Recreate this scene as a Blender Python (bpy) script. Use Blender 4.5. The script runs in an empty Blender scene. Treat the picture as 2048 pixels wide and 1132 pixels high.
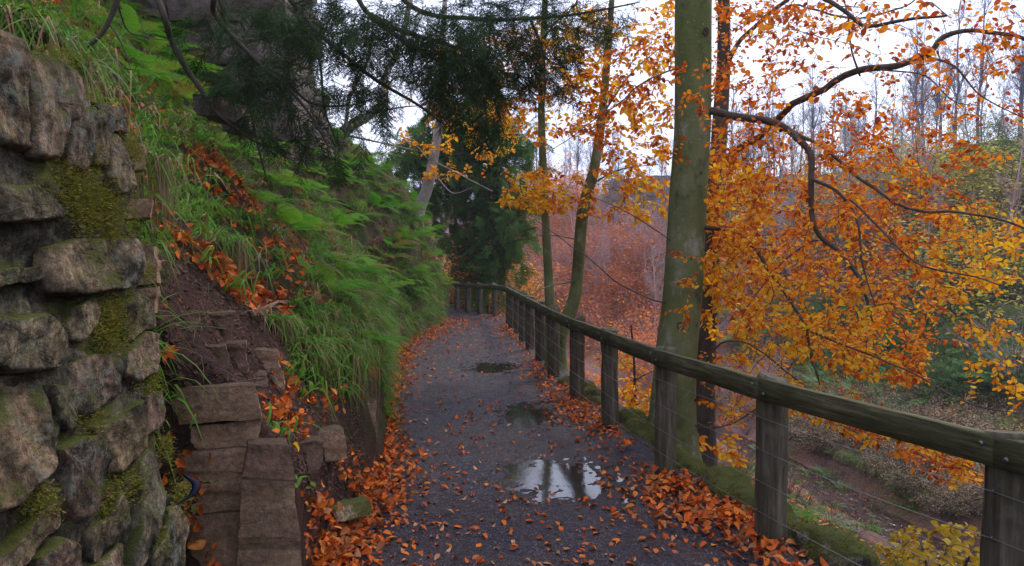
import bpy, math, random
import numpy as np
from mathutils import Vector, Matrix

# ------------------------------------------------------------------ camera, sky, sun, exposure
S = bpy.context.scene
COL = S.collection
CAM_Z, LENS_PX, PITCH = 1.65, 1365.0, math.atan(55 / 1365.0)
cd = bpy.data.cameras.new('camera')
cam = bpy.data.objects.new('camera', cd)
COL.objects.link(cam)
cam.location = (0, 0, CAM_Z)
cam.rotation_euler = (math.pi / 2 - PITCH, 0, 0)
cd.sensor_width = 36.0
cd.lens = 36.0 * LENS_PX / 2048
cd.clip_start, cd.clip_end = 0.05, 3000
S.camera = cam
S.render.resolution_x, S.render.resolution_y = 1024, 566

SUN_EL, SUN_AZ = math.radians(48), math.radians(38)      # azimuth measured from +Y towards +X
W = bpy.data.worlds.new('World')
S.world = W
W.use_nodes = True
nt = W.node_tree
nt.nodes.clear()
out = nt.nodes.new('ShaderNodeOutputWorld')
bg = nt.nodes.new('ShaderNodeBackground')
sky = nt.nodes.new('ShaderNodeTexSky')
sky.sky_type = 'NISHITA'
sky.sun_disc = False
sky.sun_elevation = SUN_EL
sky.sun_rotation = SUN_AZ
sky.altitude = 100
sky.air_density, sky.dust_density, sky.ozone_density = 1.0, 3.0, 1.5
hs = nt.nodes.new('ShaderNodeHueSaturation')
hs.inputs['Saturation'].default_value = 0.55
nt.links.new(sky.outputs[0], hs.inputs['Color'])
tcw = nt.nodes.new('ShaderNodeTexCoord')
mpw = nt.nodes.new('ShaderNodeMapping')
mpw.inputs['Scale'].default_value = (1.2, 1.2, 3.0)
nzw = nt.nodes.new('ShaderNodeTexNoise')
nzw.inputs['Scale'].default_value = 1.6
nzw.inputs['Detail'].default_value = 5
nzw.inputs['Roughness'].default_value = 0.5
rw = nt.nodes.new('ShaderNodeValToRGB')
rw.color_ramp.elements[0].position, rw.color_ramp.elements[0].color = 0.38, (6.4, 7.2, 10.9, 1)
rw.color_ramp.elements[1].position, rw.color_ramp.elements[1].color = 0.62, (10.0, 10.7, 13.8, 1)
mxw = nt.nodes.new('ShaderNodeMixRGB')
mxw.inputs[0].default_value = 0.72                        # cloud cover over the clear sky
nt.links.new(tcw.outputs['Generated'], mpw.inputs['Vector'])
nt.links.new(mpw.outputs[0], nzw.inputs['Vector'])
nt.links.new(nzw.outputs[0], rw.inputs[0])
nt.links.new(hs.outputs[0], mxw.inputs[1])
nt.links.new(rw.outputs[0], mxw.inputs[2])
# an overcast sky is brighter overhead than at the horizon
spw = nt.nodes.new('ShaderNodeSeparateXYZ')
nt.links.new(tcw.outputs['Generated'], spw.inputs[0])
mrw = nt.nodes.new('ShaderNodeMapRange')
mrw.inputs['From Min'].default_value, mrw.inputs['From Max'].default_value = 0.0, 1.0
mrw.inputs['To Min'].default_value, mrw.inputs['To Max'].default_value = 0.66, 1.4
nt.links.new(spw.outputs['Z'], mrw.inputs['Value'])
ovw = nt.nodes.new('ShaderNodeVectorMath')
ovw.operation = 'SCALE'
nt.links.new(mxw.outputs[0], ovw.inputs[0])
nt.links.new(mrw.outputs[0], ovw.inputs['Scale'])
nt.links.new(ovw.outputs[0], bg.inputs['Color'])
bg.inputs['Strength'].default_value = 0.115
nt.links.new(bg.outputs[0], out.inputs[0])

sl = bpy.data.lights.new('sun', 'SUN')
sun = bpy.data.objects.new('sun', sl)
COL.objects.link(sun)
sl.energy = 1.5
sl.angle = math.radians(11)
sl.color = (1.0, 0.95, 0.88)
sdir = Vector((math.sin(SUN_AZ) * math.cos(SUN_EL), math.cos(SUN_AZ) * math.cos(SUN_EL), math.sin(SUN_EL)))
sun.rotation_euler = sdir.to_track_quat('Z', 'Y').to_euler()

S.view_settings.view_transform = 'Standard'
S.view_settings.look = 'None'
S.view_settings.gamma = 1
S.view_settings.use_curve_mapping = False
S.view_settings.exposure = 0.74
S.render.engine = 'CYCLES'
S.cycles.max_bounces = 6
S.cycles.diffuse_bounces = 3
S.cycles.glossy_bounces = 3
S.cycles.transmission_bounces = 4
S.cycles.use_denoising = True
S.cycles.denoiser = 'OPENIMAGEDENOISE'
S.cycles.denoising_input_passes = 'RGB_ALBEDO_NORMAL'
S.cycles.denoising_prefilter = 'NONE'
S.cycles.sample_clamp_indirect = 6

# ------------------------------------------------------------------ helpers
rng = np.random.default_rng(7)
random.seed(7)
R01 = lambda *a: rng.random(a if a else None)
U = lambda a, b, n=None: rng.uniform(a, b, n)


def P(px, py, d):
    """World point seen at photo pixel (px, py) at distance d along +Y."""
    u, v = (px - 1024) / LENS_PX, (566 - py) / LENS_PX
    dy = math.cos(PITCH) + v * math.sin(PITCH)
    dz = -math.sin(PITCH) + v * math.cos(PITCH)
    return np.array([u * d / dy, d, CAM_Z + dz * d / dy])


def project(p):
    p = np.asarray(p, float)
    x, y, z = p[..., 0], p[..., 1], p[..., 2] - CAM_Z
    f = y * math.cos(PITCH) - z * math.sin(PITCH)
    up = y * math.sin(PITCH) + z * math.cos(PITCH)
    f = np.where(f < 0.05, 0.05, f)
    return 1024 + LENS_PX * x / f, 566 - LENS_PX * up / f


def _h(i, j, k, seed):
    n = (i * 73856093) ^ (j * 19349663) ^ (k * 83492791) ^ (seed * 2654435761 & 0x7fffffff)
    n = (n ^ (n >> 13)) * 1274126177
    n = (n ^ (n >> 16)) & 0xffffff
    return n / float(0xffffff)


def vnoise(p, seed=0):
    p = np.asarray(p, float)
    f = np.floor(p).astype(np.int64)
    t = p - f
    t = t * t * (3 - 2 * t)
    i, j, k = f[..., 0], f[..., 1], f[..., 2]
    r = 0
    for a in (0, 1):
        for b in (0, 1):
            for c in (0, 1):
                w = (t[..., 0] if a else 1 - t[..., 0]) * (t[..., 1] if b else 1 - t[..., 1]) * (t[..., 2] if c else 1 - t[..., 2])
                r = r + w * _h(i + a, j + b, k + c, seed)
    return r * 2 - 1


def fbm(p, sc=1.0, octs=4, seed=0, gain=0.5):
    p = np.asarray(p, float) * sc
    r, a, tot = 0, 1.0, 0
    for o in range(octs):
        r = r + a * vnoise(p * 2 ** o + 17.3 * o, seed + o)
        tot += a
        a *= gain
    return r / tot


def inpoly(x, y, poly):
    x, y = np.asarray(x), np.asarray(y)
    r = np.zeros(x.shape, bool)
    n = len(poly)
    for i in range(n):
        x1, y1 = poly[i]
        x2, y2 = poly[(i + 1) % n]
        c = ((y1 > y) != (y2 > y)) & (x < (x2 - x1) * (y - y1) / ((y2 - y1) or 1e-9) + x1)
        r ^= c
    return r


def mesh(name, V, F, mat, smooth=False):
    """V (n,3); F list of arrays (m,k) of faces."""
    V = np.asarray(V, np.float32)
    if not isinstance(F, list):
        F = [F]
    F = [np.asarray(f, np.int32) for f in F if len(f)]
    me = bpy.data.meshes.new(name)
    me.vertices.add(len(V))
    me.vertices.foreach_set('co', V.ravel())
    loops = np.concatenate([f.ravel() for f in F])
    tot = np.concatenate([np.full(len(f), f.shape[1], np.int32) for f in F])
    st = np.concatenate([[0], np.cumsum(tot)[:-1]]).astype(np.int32)
    me.loops.add(len(loops))
    me.loops.foreach_set('vertex_index', loops)
    me.polygons.add(len(tot))
    me.polygons.foreach_set('loop_start', st)
    me.polygons.foreach_set('loop_total', tot)
    if smooth:
        me.polygons.foreach_set('use_smooth', np.ones(len(tot), bool))
    me.update(calc_edges=True)
    me.materials.append(mat)
    return me


def obj(name, me, parent=None, loc=None, label=None, cat=None, group=None, kind=None):
    o = bpy.data.objects.new(name, me)
    COL.objects.link(o)
    if loc is not None:
        o.location = loc
    if parent is not None:
        o.parent = parent
    tag(o, label, cat, group, kind)
    return o


def tag(o, label=None, cat=None, group=None, kind=None):
    for k, v in (('label', label), ('category', cat), ('group', group), ('kind', kind)):
        if v:
            o[k] = v
    return o


def empty(name, loc, label, cat, group=None):
    return obj(name, None, None, loc, label, cat, group)


class MB:
    """Collects numpy geometry into one mesh."""
    def __init__(s):
        s.V, s.T, s.Q, s.n = [], [], [], 0

    def add(s, V, T=None, Q=None):
        V = np.asarray(V, float).reshape(-1, 3)
        if T is not None and len(T):
            s.T.append(np.asarray(T) + s.n)
        if Q is not None and len(Q):
            s.Q.append(np.asarray(Q) + s.n)
        s.V.append(V)
        s.n += len(V)

    def tube(s, pts, rad, sides=5, cap=True):
        pts = np.asarray(pts, float)
        n = len(pts)
        rad = np.broadcast_to(np.asarray(rad, float), (n,))
        t = np.gradient(pts, axis=0)
        t /= np.linalg.norm(t, axis=1)[:, None] + 1e-12
        m = t.mean(0)
        ref = np.array([1.0, 0, 0]) if abs(m[0]) < 0.6 * np.linalg.norm(m) + 1e-9 else np.array([0, 1.0, 0])
        a = np.cross(t, ref)
        a /= np.linalg.norm(a, axis=1)[:, None] + 1e-12
        b = np.cross(t, a)
        th = np.arange(sides) * 2 * math.pi / sides
        V = pts[:, None] + rad[:, None, None] * (a[:, None] * np.cos(th)[None, :, None] + b[:, None] * np.sin(th)[None, :, None])
        i = np.arange(n - 1)[:, None] * sides
        j = np.arange(sides)[None]
        j2 = (j + 1) % sides
        Q = np.stack([i + j, i + j2, i + sides + j2, i + sides + j], -1).reshape(-1, 4)
        T = None
        V = V.reshape(-1, 3)
        if cap:
            V = np.vstack([V, pts[:1], pts[-1:]])
            c0, c1 = n * sides, n * sides + 1
            jj = np.arange(sides)
            j3 = (jj + 1) % sides
            T = np.vstack([np.stack([np.full(sides, c0), j3, jj], 1),
                           np.stack([np.full(sides, c1), (n - 1) * sides + jj, (n - 1) * sides + j3], 1)])
        s.add(V, T, Q)

    def inst(s, tv, tt, tq, pos, Rm, sc):
        """Copies of a template (verts tv, tris tt, quads tq) at pos (n,3), rotation Rm (n,3,3), scale sc (n)."""
        n = len(pos)
        if n == 0:
            return
        sc = np.broadcast_to(np.asarray(sc, float).reshape(-1, 1, 1) if np.ndim(sc) else np.full((1, 1, 1), sc), (n, 1, 1))
        V = np.einsum('nij,kj->nki', Rm, tv) * sc + np.asarray(pos)[:, None]
        k = len(tv)
        off = (np.arange(n) * k)[:, None, None]
        T = (np.asarray(tt)[None] + off).reshape(-1, 3) if tt is not None and len(tt) else None
        Q = (np.asarray(tq)[None] + off).reshape(-1, 4) if tq is not None and len(tq) else None
        s.add(V.reshape(-1, 3), T, Q)

    def mesh(s, name, mat, smooth=False):
        F = []
        if s.T:
            F.append(np.vstack(s.T))
        if s.Q:
            F.append(np.vstack(s.Q))
        return mesh(name, np.vstack(s.V), F, mat, smooth)

    def obj(s, name, mat, parent=None, smooth=False, **k):
        return obj(name, s.mesh(name, mat, smooth), parent, **k)


def unit(v):
    v = np.asarray(v, float)
    return v / (np.linalg.norm(v, axis=-1, keepdims=True) + 1e-12)


def frames(ydir, up):
    """Rotation matrices whose Y axis follows ydir (n,3) and Z axis leans to up (n,3)."""
    y = unit(ydir)
    x = unit(np.cross(y, up))
    z = np.cross(x, y)
    return np.stack([x, y, z], -1)


def rand_frames(n, tilt=1.0):
    yaw = U(0, 2 * math.pi, n)
    y = np.stack([np.cos(yaw), np.sin(yaw), U(-tilt, tilt, n) * 0.6], 1)
    up = np.stack([U(-tilt, tilt, n), U(-tilt, tilt, n), np.ones(n)], 1)
    return frames(y, up)


def spline(pts, n):
    pts = np.asarray(pts, float)
    m = len(pts)
    if m == 2:
        t = np.linspace(0, 1, n)[:, None]
        return pts[0] * (1 - t) + pts[1] * t
    ext = np.vstack([2 * pts[0] - pts[1], pts, 2 * pts[-1] - pts[-2]])
    u = np.linspace(0, m - 1 - 1e-9, n)
    i = np.floor(u).astype(int)
    t = (u - i)[:, None]
    p0, p1, p2, p3 = ext[i], ext[i + 1], ext[i + 2], ext[i + 3]
    return 0.5 * (2 * p1 + (p2 - p0) * t + (2 * p0 - 5 * p1 + 4 * p2 - p3) * t ** 2 + (3 * p1 - p0 - 3 * p2 + p3) * t ** 3)


def copy_thing(o, loc, rot, sc, label=None, group=None):
    c = o.copy()
    COL.objects.link(c)
    c.location, c.rotation_euler = loc, rot
    c.scale = (sc, sc, sc) if np.ndim(sc) == 0 else sc
    if label:
        c['label'] = label
    if group:
        c['group'] = group
    for ch in KIDS.get(o.name, []):
        k = ch.copy()
        COL.objects.link(k)
        k.parent = c
    return c


KIDS = {}


def register(o, *ch):
    KIDS[o.name] = list(ch)
    return o


# ------------------------------------------------------------------ materials
class NT:
    def __init__(s, name):
        s.m = bpy.data.materials.new(name)
        s.m.use_nodes = True
        s.t = s.m.node_tree
        s.b = s.t.nodes['Principled BSDF']
        s.o = s.t.nodes['Material Output']
        s.tc = s.t.nodes.new('ShaderNodeTexCoord')

    def node(s, typ, **k):
        n = s.t.nodes.new(typ)
        for a, v in k.items():
            if a.startswith('i_'):
                n.inputs[a[2:].replace('_', ' ')].default_value = v
            else:
                setattr(n, a, v)
        return n

    def link(s, a, b):
        s.t.links.new(a, b)

    def map(s, scale=(1, 1, 1), src='Object'):
        n = s.node('ShaderNodeMapping')
        n.inputs['Scale'].default_value = scale
        s.link(s.tc.outputs[src], n.inputs['Vector'])
        return n.outputs[0]

    def noise(s, scale, detail=5, rough=0.6, vec=None, dist=0.0):
        n = s.node('ShaderNodeTexNoise')
        n.inputs['Scale'].default_value = scale
        n.inputs['Detail'].default_value = detail
        n.inputs['Roughness'].default_value = rough
        n.inputs['Distortion'].default_value = dist
        s.link(vec if vec is not None else s.tc.outputs['Object'], n.inputs['Vector'])
        return n.outputs[0]

    def voro(s, scale, vec=None, feature='F1', out='Distance'):
        n = s.node('ShaderNodeTexVoronoi', feature=feature)
        n.inputs['Scale'].default_value = scale
        s.link(vec if vec is not None else s.tc.outputs['Object'], n.inputs['Vector'])
        return n.outputs[out]

    def ramp(s, fac, stops, interp='LINEAR'):
        n = s.node('ShaderNodeValToRGB')
        cr = n.color_ramp
        cr.interpolation = interp
        while len(cr.elements) < len(stops):
            cr.elements.new(0.5)
        for e, (p, c) in zip(cr.elements, stops):
            e.position = p
            e.color = (c, c, c, 1) if not isinstance(c, tuple) else (*c, 1)
        s.link(fac, n.inputs[0])
        return n.outputs[0]

    def mix(s, f, a, b, mode='MIX'):
        n = s.node('ShaderNodeMixRGB', blend_type=mode)
        for i, v in ((0, f), (1, a), (2, b)):
            if isinstance(v, (int, float)):
                n.inputs[i].default_value = v if i == 0 else (v, v, v, 1)
            elif isinstance(v, tuple):
                n.inputs[i].default_value = (*v, 1)
            else:
                s.link(v, n.inputs[i])
        return n.outputs[0]

    def math(s, op, a, b=0.0):
        n = s.node('ShaderNodeMath', operation=op)
        for i, v in ((0, a), (1, b)):
            if isinstance(v, (int, float)):
                n.inputs[i].default_value = v
            else:
                s.link(v, n.inputs[i])
        return n.outputs[0]

    def bump(s, h, strength=0.5, dist=0.02, prev=None):
        n = s.node('ShaderNodeBump')
        n.inputs['Strength'].default_value = strength
        n.inputs['Distance'].default_value = dist
        s.link(h, n.inputs['Height'])
        if prev is not None:
            s.link(prev, n.inputs['Normal'])
        return n.outputs[0]

    def island(s):
        return s.node('ShaderNodeNewGeometry').outputs['Random Per Island']

    def orand(s):
        return s.node('ShaderNodeObjectInfo').outputs['Random']

    def up(s):
        g = s.node('ShaderNodeNewGeometry')
        x = s.node('ShaderNodeSeparateXYZ')
        s.link(g.outputs['Normal'], x.inputs[0])
        return x.outputs['Z']

    def done(s, col, rough=0.8, spec=0.3, normal=None):
        if isinstance(col, tuple):
            s.b.inputs['Base Color'].default_value = (*col, 1)
        else:
            s.link(col, s.b.inputs['Base Color'])
        if isinstance(rough, (int, float)):
            s.b.inputs['Roughness'].default_value = rough
        else:
            s.link(rough, s.b.inputs['Roughness'])
        s.b.inputs['Specular IOR Level'].default_value = spec
        if normal is not None:
            s.link(normal, s.b.inputs['Normal'])
        return s.m


def even(cols):
    n = len(cols)
    return [(i / (n - 1), c) for i, c in enumerate(cols)]


def leaf_mat(name, cols, trans=0.35, rough=0.6, spec=0.14, spots=True, rand='both'):
    n = NT(name)
    r = n.island() if rand == 'island' else n.orand() if rand == 'object' else n.math('FRACT', n.math('ADD', n.island(), n.orand()))
    c = n.ramp(r, even(cols))
    if spots:
        c = n.mix(0.5, c, n.ramp(n.noise(60, 3), [(0.35, 0.55), (0.65, 1.25)]), 'MULTIPLY')
    n.done(c, rough, spec)
    tr = n.node('ShaderNodeBsdfTranslucent')
    n.link(c, tr.inputs[0])
    mx = n.node('ShaderNodeMixShader')
    mx.inputs[0].default_value = trans
    n.link(n.b.outputs[0], mx.inputs[1])
    n.link(tr.outputs[0], mx.inputs[2])
    n.link(mx.outputs[0], n.o.inputs[0])
    return n.m


def rough_mat(name, cols, sc=4, rough=0.85, spec=0.15, bump=0.6, bsc=25, bd=0.02, objrand=0.0, stretch=(1, 1, 1)):
    n = NT(name)
    v = n.map(stretch)
    f = n.noise(sc, 6, 0.65, v)
    if objrand:
        f = n.math('ADD', f, n.math('MULTIPLY', n.math('SUBTRACT', n.orand(), 0.5), objrand))
    c = n.ramp(f, [(0.28 + 0.44 * i / (len(cols) - 1), k) for i, k in enumerate(cols)])
    return n.done(c, rough, spec, n.bump(n.noise(bsc, 6, 0.7, v), bump, bd))


MAT = {}
MAT['leaf_orange'] = leaf_mat('leaf_orange', [(.36, .05, .004), (.6, .125, .006), (.74, .21, .008), (.8, .3, .012), (.48, .085, .006), (.22, .035, .006)], 0.5)
MAT['leaf_yellow'] = leaf_mat('leaf_yellow', [(.78, .33, .008), (.82, .46, .012), (.68, .42, .02), (.78, .25, .008), (.62, .15, .006)], 0.5)
MAT['leaf_gold'] = leaf_mat('leaf_gold', [(.4, .25, .012), (.5, .3, .014), (.36, .28, .025), (.46, .21, .012)], 0.4)
MAT['leaf_lime'] = leaf_mat('leaf_lime', [(.36, .34, .03), (.45, .38, .03), (.3, .3, .04), (.42, .28, .03)], 0.4)
MAT['leaf_fallen'] = leaf_mat('leaf_fallen', [(.46, .075, .008), (.6, .125, .012), (.38, .055, .008), (.68, .18, .02), (.24, .04, .01), (.54, .1, .012), (.55, .2, .04), (.13, .035, .014), (.44, .085, .012), (.3, .12, .045), (.2, .05, .02)], 0.2, 0.65, 0.1)
MAT['leaf_pale'] = leaf_mat('leaf_pale', [(.42, .18, .08), (.46, .25, .12), (.36, .14, .06)], 0.12, 0.65, 0.1)
MAT['leaf_brown'] = leaf_mat('leaf_brown', [(.2, .06, .025), (.3, .1, .04), (.14, .045, .02), (.34, .16, .08)], 0.1, 0.6)
MAT['leaf_russet'] = leaf_mat('leaf_russet', [(.62, .12, .02), (.78, .22, .025), (.42, .1, .055), (.8, .28, .04), (.3, .13, .06)], 0.45)
MAT['fern'] = leaf_mat('fern', [(.055, .2, .008), (.08, .25, .012), (.13, .3, .018), (.05, .16, .01), (.1, .28, .014), (.18, .25, .025), (.065, .21, .012), (.22, .14, .03)], 0.5, 0.7, 0.08, False, 'object')
MAT['fern_dark'] = leaf_mat('fern_dark', [(.045, .14, .025), (.065, .18, .035), (.1, .2, .03), (.04, .12, .025)], 0.3, 0.6, 0.3, False)
MAT['grass'] = leaf_mat('grass', [(.04, .13, .01), (.07, .19, .013), (.11, .22, .018), (.13, .19, .025), (.05, .15, .013)], 0.4, 0.6, 0.12, False)
MAT['grass_dead'] = leaf_mat('grass_dead', [(.2, .11, .055), (.28, .17, .08), (.13, .075, .045), (.22, .13, .08)], 0.15, 0.7, 0.2, False)
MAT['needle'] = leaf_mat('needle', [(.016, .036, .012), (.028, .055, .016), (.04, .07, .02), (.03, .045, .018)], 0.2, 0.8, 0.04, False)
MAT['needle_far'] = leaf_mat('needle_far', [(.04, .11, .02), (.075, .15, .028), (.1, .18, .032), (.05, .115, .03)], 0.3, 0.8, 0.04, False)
MAT['moss'] = leaf_mat('moss', [(.085, .105, .01), (.13, .14, .015), (.2, .185, .025), (.11, .125, .012), (.18, .13, .03), (.22, .17, .05)], 0.25, 0.8, 0.1, False)
MAT['heather'] = leaf_mat('heather', [(.2, .1, .085), (.28, .17, .11), (.22, .18, .08), (.14, .07, .06), (.36, .28, .13), (.16, .16, .06)], 0.2, 0.8, 0.1, False)
MAT['twig'] = rough_mat('twig', [(.05, .035, .03), (.1, .07, .055), (.16, .12, .1)], 6, 0.85, 0.2, 0.3)
MAT['twig_pink'] = rough_mat('twig_pink', [(.22, .12, .11), (.38, .25, .23), (.5, .36, .34)], 3, 0.9, 0.1, 0.2)
MAT['bark_dark'] = rough_mat('bark_dark', [(.026, .021, .015), (.06, .048, .034), (.1, .085, .06)], 5, 0.9, 0.2, 0.8, 30, 0.02, 0, (1, 1, .25))
MAT['bark_limb'] = rough_mat('bark_limb', [(.04, .028, .02), (.085, .062, .045), (.15, .115, .085)], 7, 0.9, 0.1, 0.9, 40, 0.015)
MAT['bark_far'] = rough_mat('bark_far', [(.08, .08, .115), (.12, .12, .165), (.165, .16, .21)], 2, 0.9, 0.1, 0.2)  # bluish haze of distance is mixed into the bark colour
MAT['bark_pale'] = rough_mat('bark_pale', [(.16, .13, .11), (.27, .24, .21), (.36, .33, .29)], 6, 0.85, 0.2, 0.6, 25, 0.01, 0, (1, 1, .6))
MAT['soil'] = rough_mat('soil', [(.05, .025, .018), (.095, .048, .033), (.14, .072, .05)], 6, 0.95, 0.15, 1.0, 35, 0.03)
MAT['iron'] = NT('iron').done((.16, .16, .165), 0.5, 0.5)
MAT['iron'].node_tree.nodes['Principled BSDF'].inputs['Metallic'].default_value = 0.85
MAT['dark_rubber'] = rough_mat('dark_rubber', [(.004, .005, .01), (.007, .009, .018), (.01, .012, .022)], 20, 0.7, 0.1, 0.1)


def m_beech():
    n = NT('beech_bark')
    v = n.map((1, 1, .5))
    base = n.ramp(n.noise(3.5, 6, 0.6, v), [(.3, (.07, .078, .028)), (.5, (.14, .15, .06)), (.7, (.22, .22, .13))])
    alg = n.ramp(n.noise(1.7, 5, 0.6, n.map((1, 1, .35))), [(.42, 0.0), (.6, 1.0)])
    c = n.mix(n.math('MULTIPLY', alg, 0.8), base, (.085, .105, .025))
    sp = n.ramp(n.voro(22), [(.07, 1.0), (.16, 0.0)])
    sp = n.math('MULTIPLY', sp, n.ramp(n.noise(5, 2), [(.5, 0.0), (.6, .7)]))
    c = n.mix(sp, c, (.4, .42, .36))
    dk = n.ramp(n.noise(3.2, 7, 0.72, n.map((1, 1, .8))), [(.34, .7), (.46, 0.0)])
    pl = n.ramp(n.noise(4.5, 7, .72, n.map((1, 1, .6))), [(.54, 0.0), (.66, .8)])
    c = n.mix(pl, c, (.27, .27, .2))
    c = n.mix(dk, c, (.03, .03, .02))
    b = n.bump(n.noise(16, 5, 0.6, n.map((1, 1, 2.5))), 0.35, 0.02)
    b = n.bump(n.noise(90, 3), 0.25, 0.004, b)
    return n.done(c, 0.85, 0.1, b)


def m_post():
    n = NT('weathered_timber')
    v = n.map((14, 14, 1.2))
    g = n.noise(2.2, 6, 0.65, v)
    c = n.ramp(g, [(.3, (.024, .019, .012)), (.5, (.075, .061, .04)), (.7, (.16, .13, .09))])
    al = n.ramp(n.noise(2.6, 4, 0.6), [(.4, 0.0), (.62, .85)])
    c = n.mix(n.math('MULTIPLY', al, .6), c, (.036, .042, .014))
    pk = n.ramp(n.noise(5, 4), [(.55, 0.0), (.7, .6)])
    c = n.mix(pk, c, (.15, .12, .1))
    b = n.bump(g, 0.55, 0.008)
    return n.done(c, 0.8, 0.1, n.bump(n.noise(60, 4), 0.25, 0.004, b))


def m_rail():
    n = NT('weathered_rail')
    v = n.map((2.0, 30, 30), 'Object')
    g = n.noise(1.6, 6, 0.65, v)
    c = n.ramp(g, [(.32, (.022, .018, .008)), (.5, (.066, .06, .028)), (.7, (.15, .135, .07))])
    al = n.ramp(n.noise(3, 4, 0.6), [(.4, 0.0), (.65, .8)])
    c = n.mix(n.math('MULTIPLY', al, .7), c, (.032, .04, .014))
    return n.done(c, 0.8, 0.1, n.bump(n.noise(90, 4, .7, n.map((.25, 1, 1))), .5, .006, n.bump(g, 0.6, 0.008)))


def m_stone(name, cols, lichen=0.6, moss=0.5):
    n = NT(name)
    off = n.node('ShaderNodeVectorMath', operation='ADD')
    n.link(n.tc.outputs['Object'], off.inputs[0])
    sc = n.node('ShaderNodeVectorMath', operation='SCALE')
    sc.inputs[0].default_value = (13, 7, 9)
    n.link(n.orand(), sc.inputs['Scale'])
    n.link(sc.outputs[0], off.inputs[1])
    v = off.outputs[0]
    mp = n.node('ShaderNodeMapping')
    mp.inputs['Scale'].default_value = (1, 1, .3)
    n.link(v, mp.inputs['Vector'])
    vs = mp.outputs[0]
    hue = n.ramp(n.orand(), even(cols))
    val = n.ramp(n.noise(9, 7, 0.65, v), [(.25, .3), (.5, .95), (.72, 2.0)])
    c = n.mix(1.0, hue, val, 'MULTIPLY')
    st = n.ramp(n.noise(30, 7, 0.8, vs), [(.38, .35), (.5, .95), (.62, 1.6)])
    c = n.mix(0.9, c, st, 'MULTIPLY')
    sp_ = n.ramp(n.noise(75, 4, .7, v), [(.4, .55), (.6, 1.35)])
    c = n.mix(0.8, c, sp_, 'MULTIPLY')
    dk = n.ramp(n.noise(4.5, 6, 0.7, v), [(.36, .85), (.5, 0.0)])
    c = n.mix(dk, c, (.018, .018, .012))
    li = n.ramp(n.noise(24, 8, 0.8, v), [(.5, 0.0), (.6, lichen)])
    li = n.math('MULTIPLY', li, n.ramp(n.noise(3, 3, .5, v), [(.4, 0.0), (.55, 1.0)]))
    c = n.mix(li, c, (.27, .29, .24))
    ms = n.math('ADD', n.math('MULTIPLY', n.up(), 0.45), n.noise(6, 5, .6, v))
    ms = n.ramp(ms, [(.72 - .2 * moss, 0.0), (.86 - .2 * moss, 1.0)])
    c = n.mix(n.math('MULTIPLY', ms, 0.9), c, (.075, .085, .014))
    b = n.bump(n.noise(14, 9, 0.75, v), 1.0, 0.05)
    b = n.bump(n.noise(26, 6, 0.7, vs), 0.5, 0.015, b)
    b = n.bump(n.noise(70, 5, 0.75, v), 0.8, 0.012, b)
    return n.done(c, 0.85, 0.12, b)


def m_sand(name, dark, mid, pale):
    n = NT(name)
    v = n.map((2.2, 2.2, 4.5))
    strat = n.noise(2.4, 9, 0.78, v, .6)
    c = n.ramp(strat, [(.28, dark), (.5, mid), (.72, pale)])
    big = n.ramp(n.noise(3.2, 6, 0.65), [(.3, .45), (.5, .95), (.7, 1.5)])
    c = n.mix(0.9, c, big, 'MULTIPLY')
    och = n.ramp(n.noise(2.0, 4, .5, n.map((1, 1, 3))), [(.56, 0.0), (.72, .7)])
    c = n.mix(och, c, (.24, .11, .035))
    vein = n.ramp(n.noise(2.2, 8, .65, n.map((.8, .8, 3)), 1.6), [(.494, 0.0), (.5, .35), (.506, 0.0)])
    c = n.mix(vein, c, (.34, .26, .2))
    pit = n.ramp(n.noise(50, 6, .8), [(.38, .45), (.6, 1.3)])
    c = n.mix(.6, c, pit, 'MULTIPLY')
    ms = n.ramp(n.math('ADD', n.math('MULTIPLY', n.up(), .5), n.noise(5, 5, .6)), [(.78, 0.0), (.95, .9)])
    c = n.mix(ms, c, n.ramp(n.noise(3, 4), [(.4, (.075, .04, .03)), (.65, (.05, .055, .014))]))
    bed = n.ramp(n.noise(1.0, 4, .6, n.map((.7, .7, 8))), [(.4, 0.0), (.44, 1.0)])
    c = n.mix(n.math('MULTIPLY', n.math('SUBTRACT', 1.0, bed), .45), c, (.03, .02, .015))
    b = n.bump(strat, 0.7, 0.025)
    b = n.bump(bed, .5, .012, b)
    b = n.bump(n.noise(40, 8, .78), 0.9, 0.02, b)
    return n.done(c, 0.8, 0.15, b)


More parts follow.
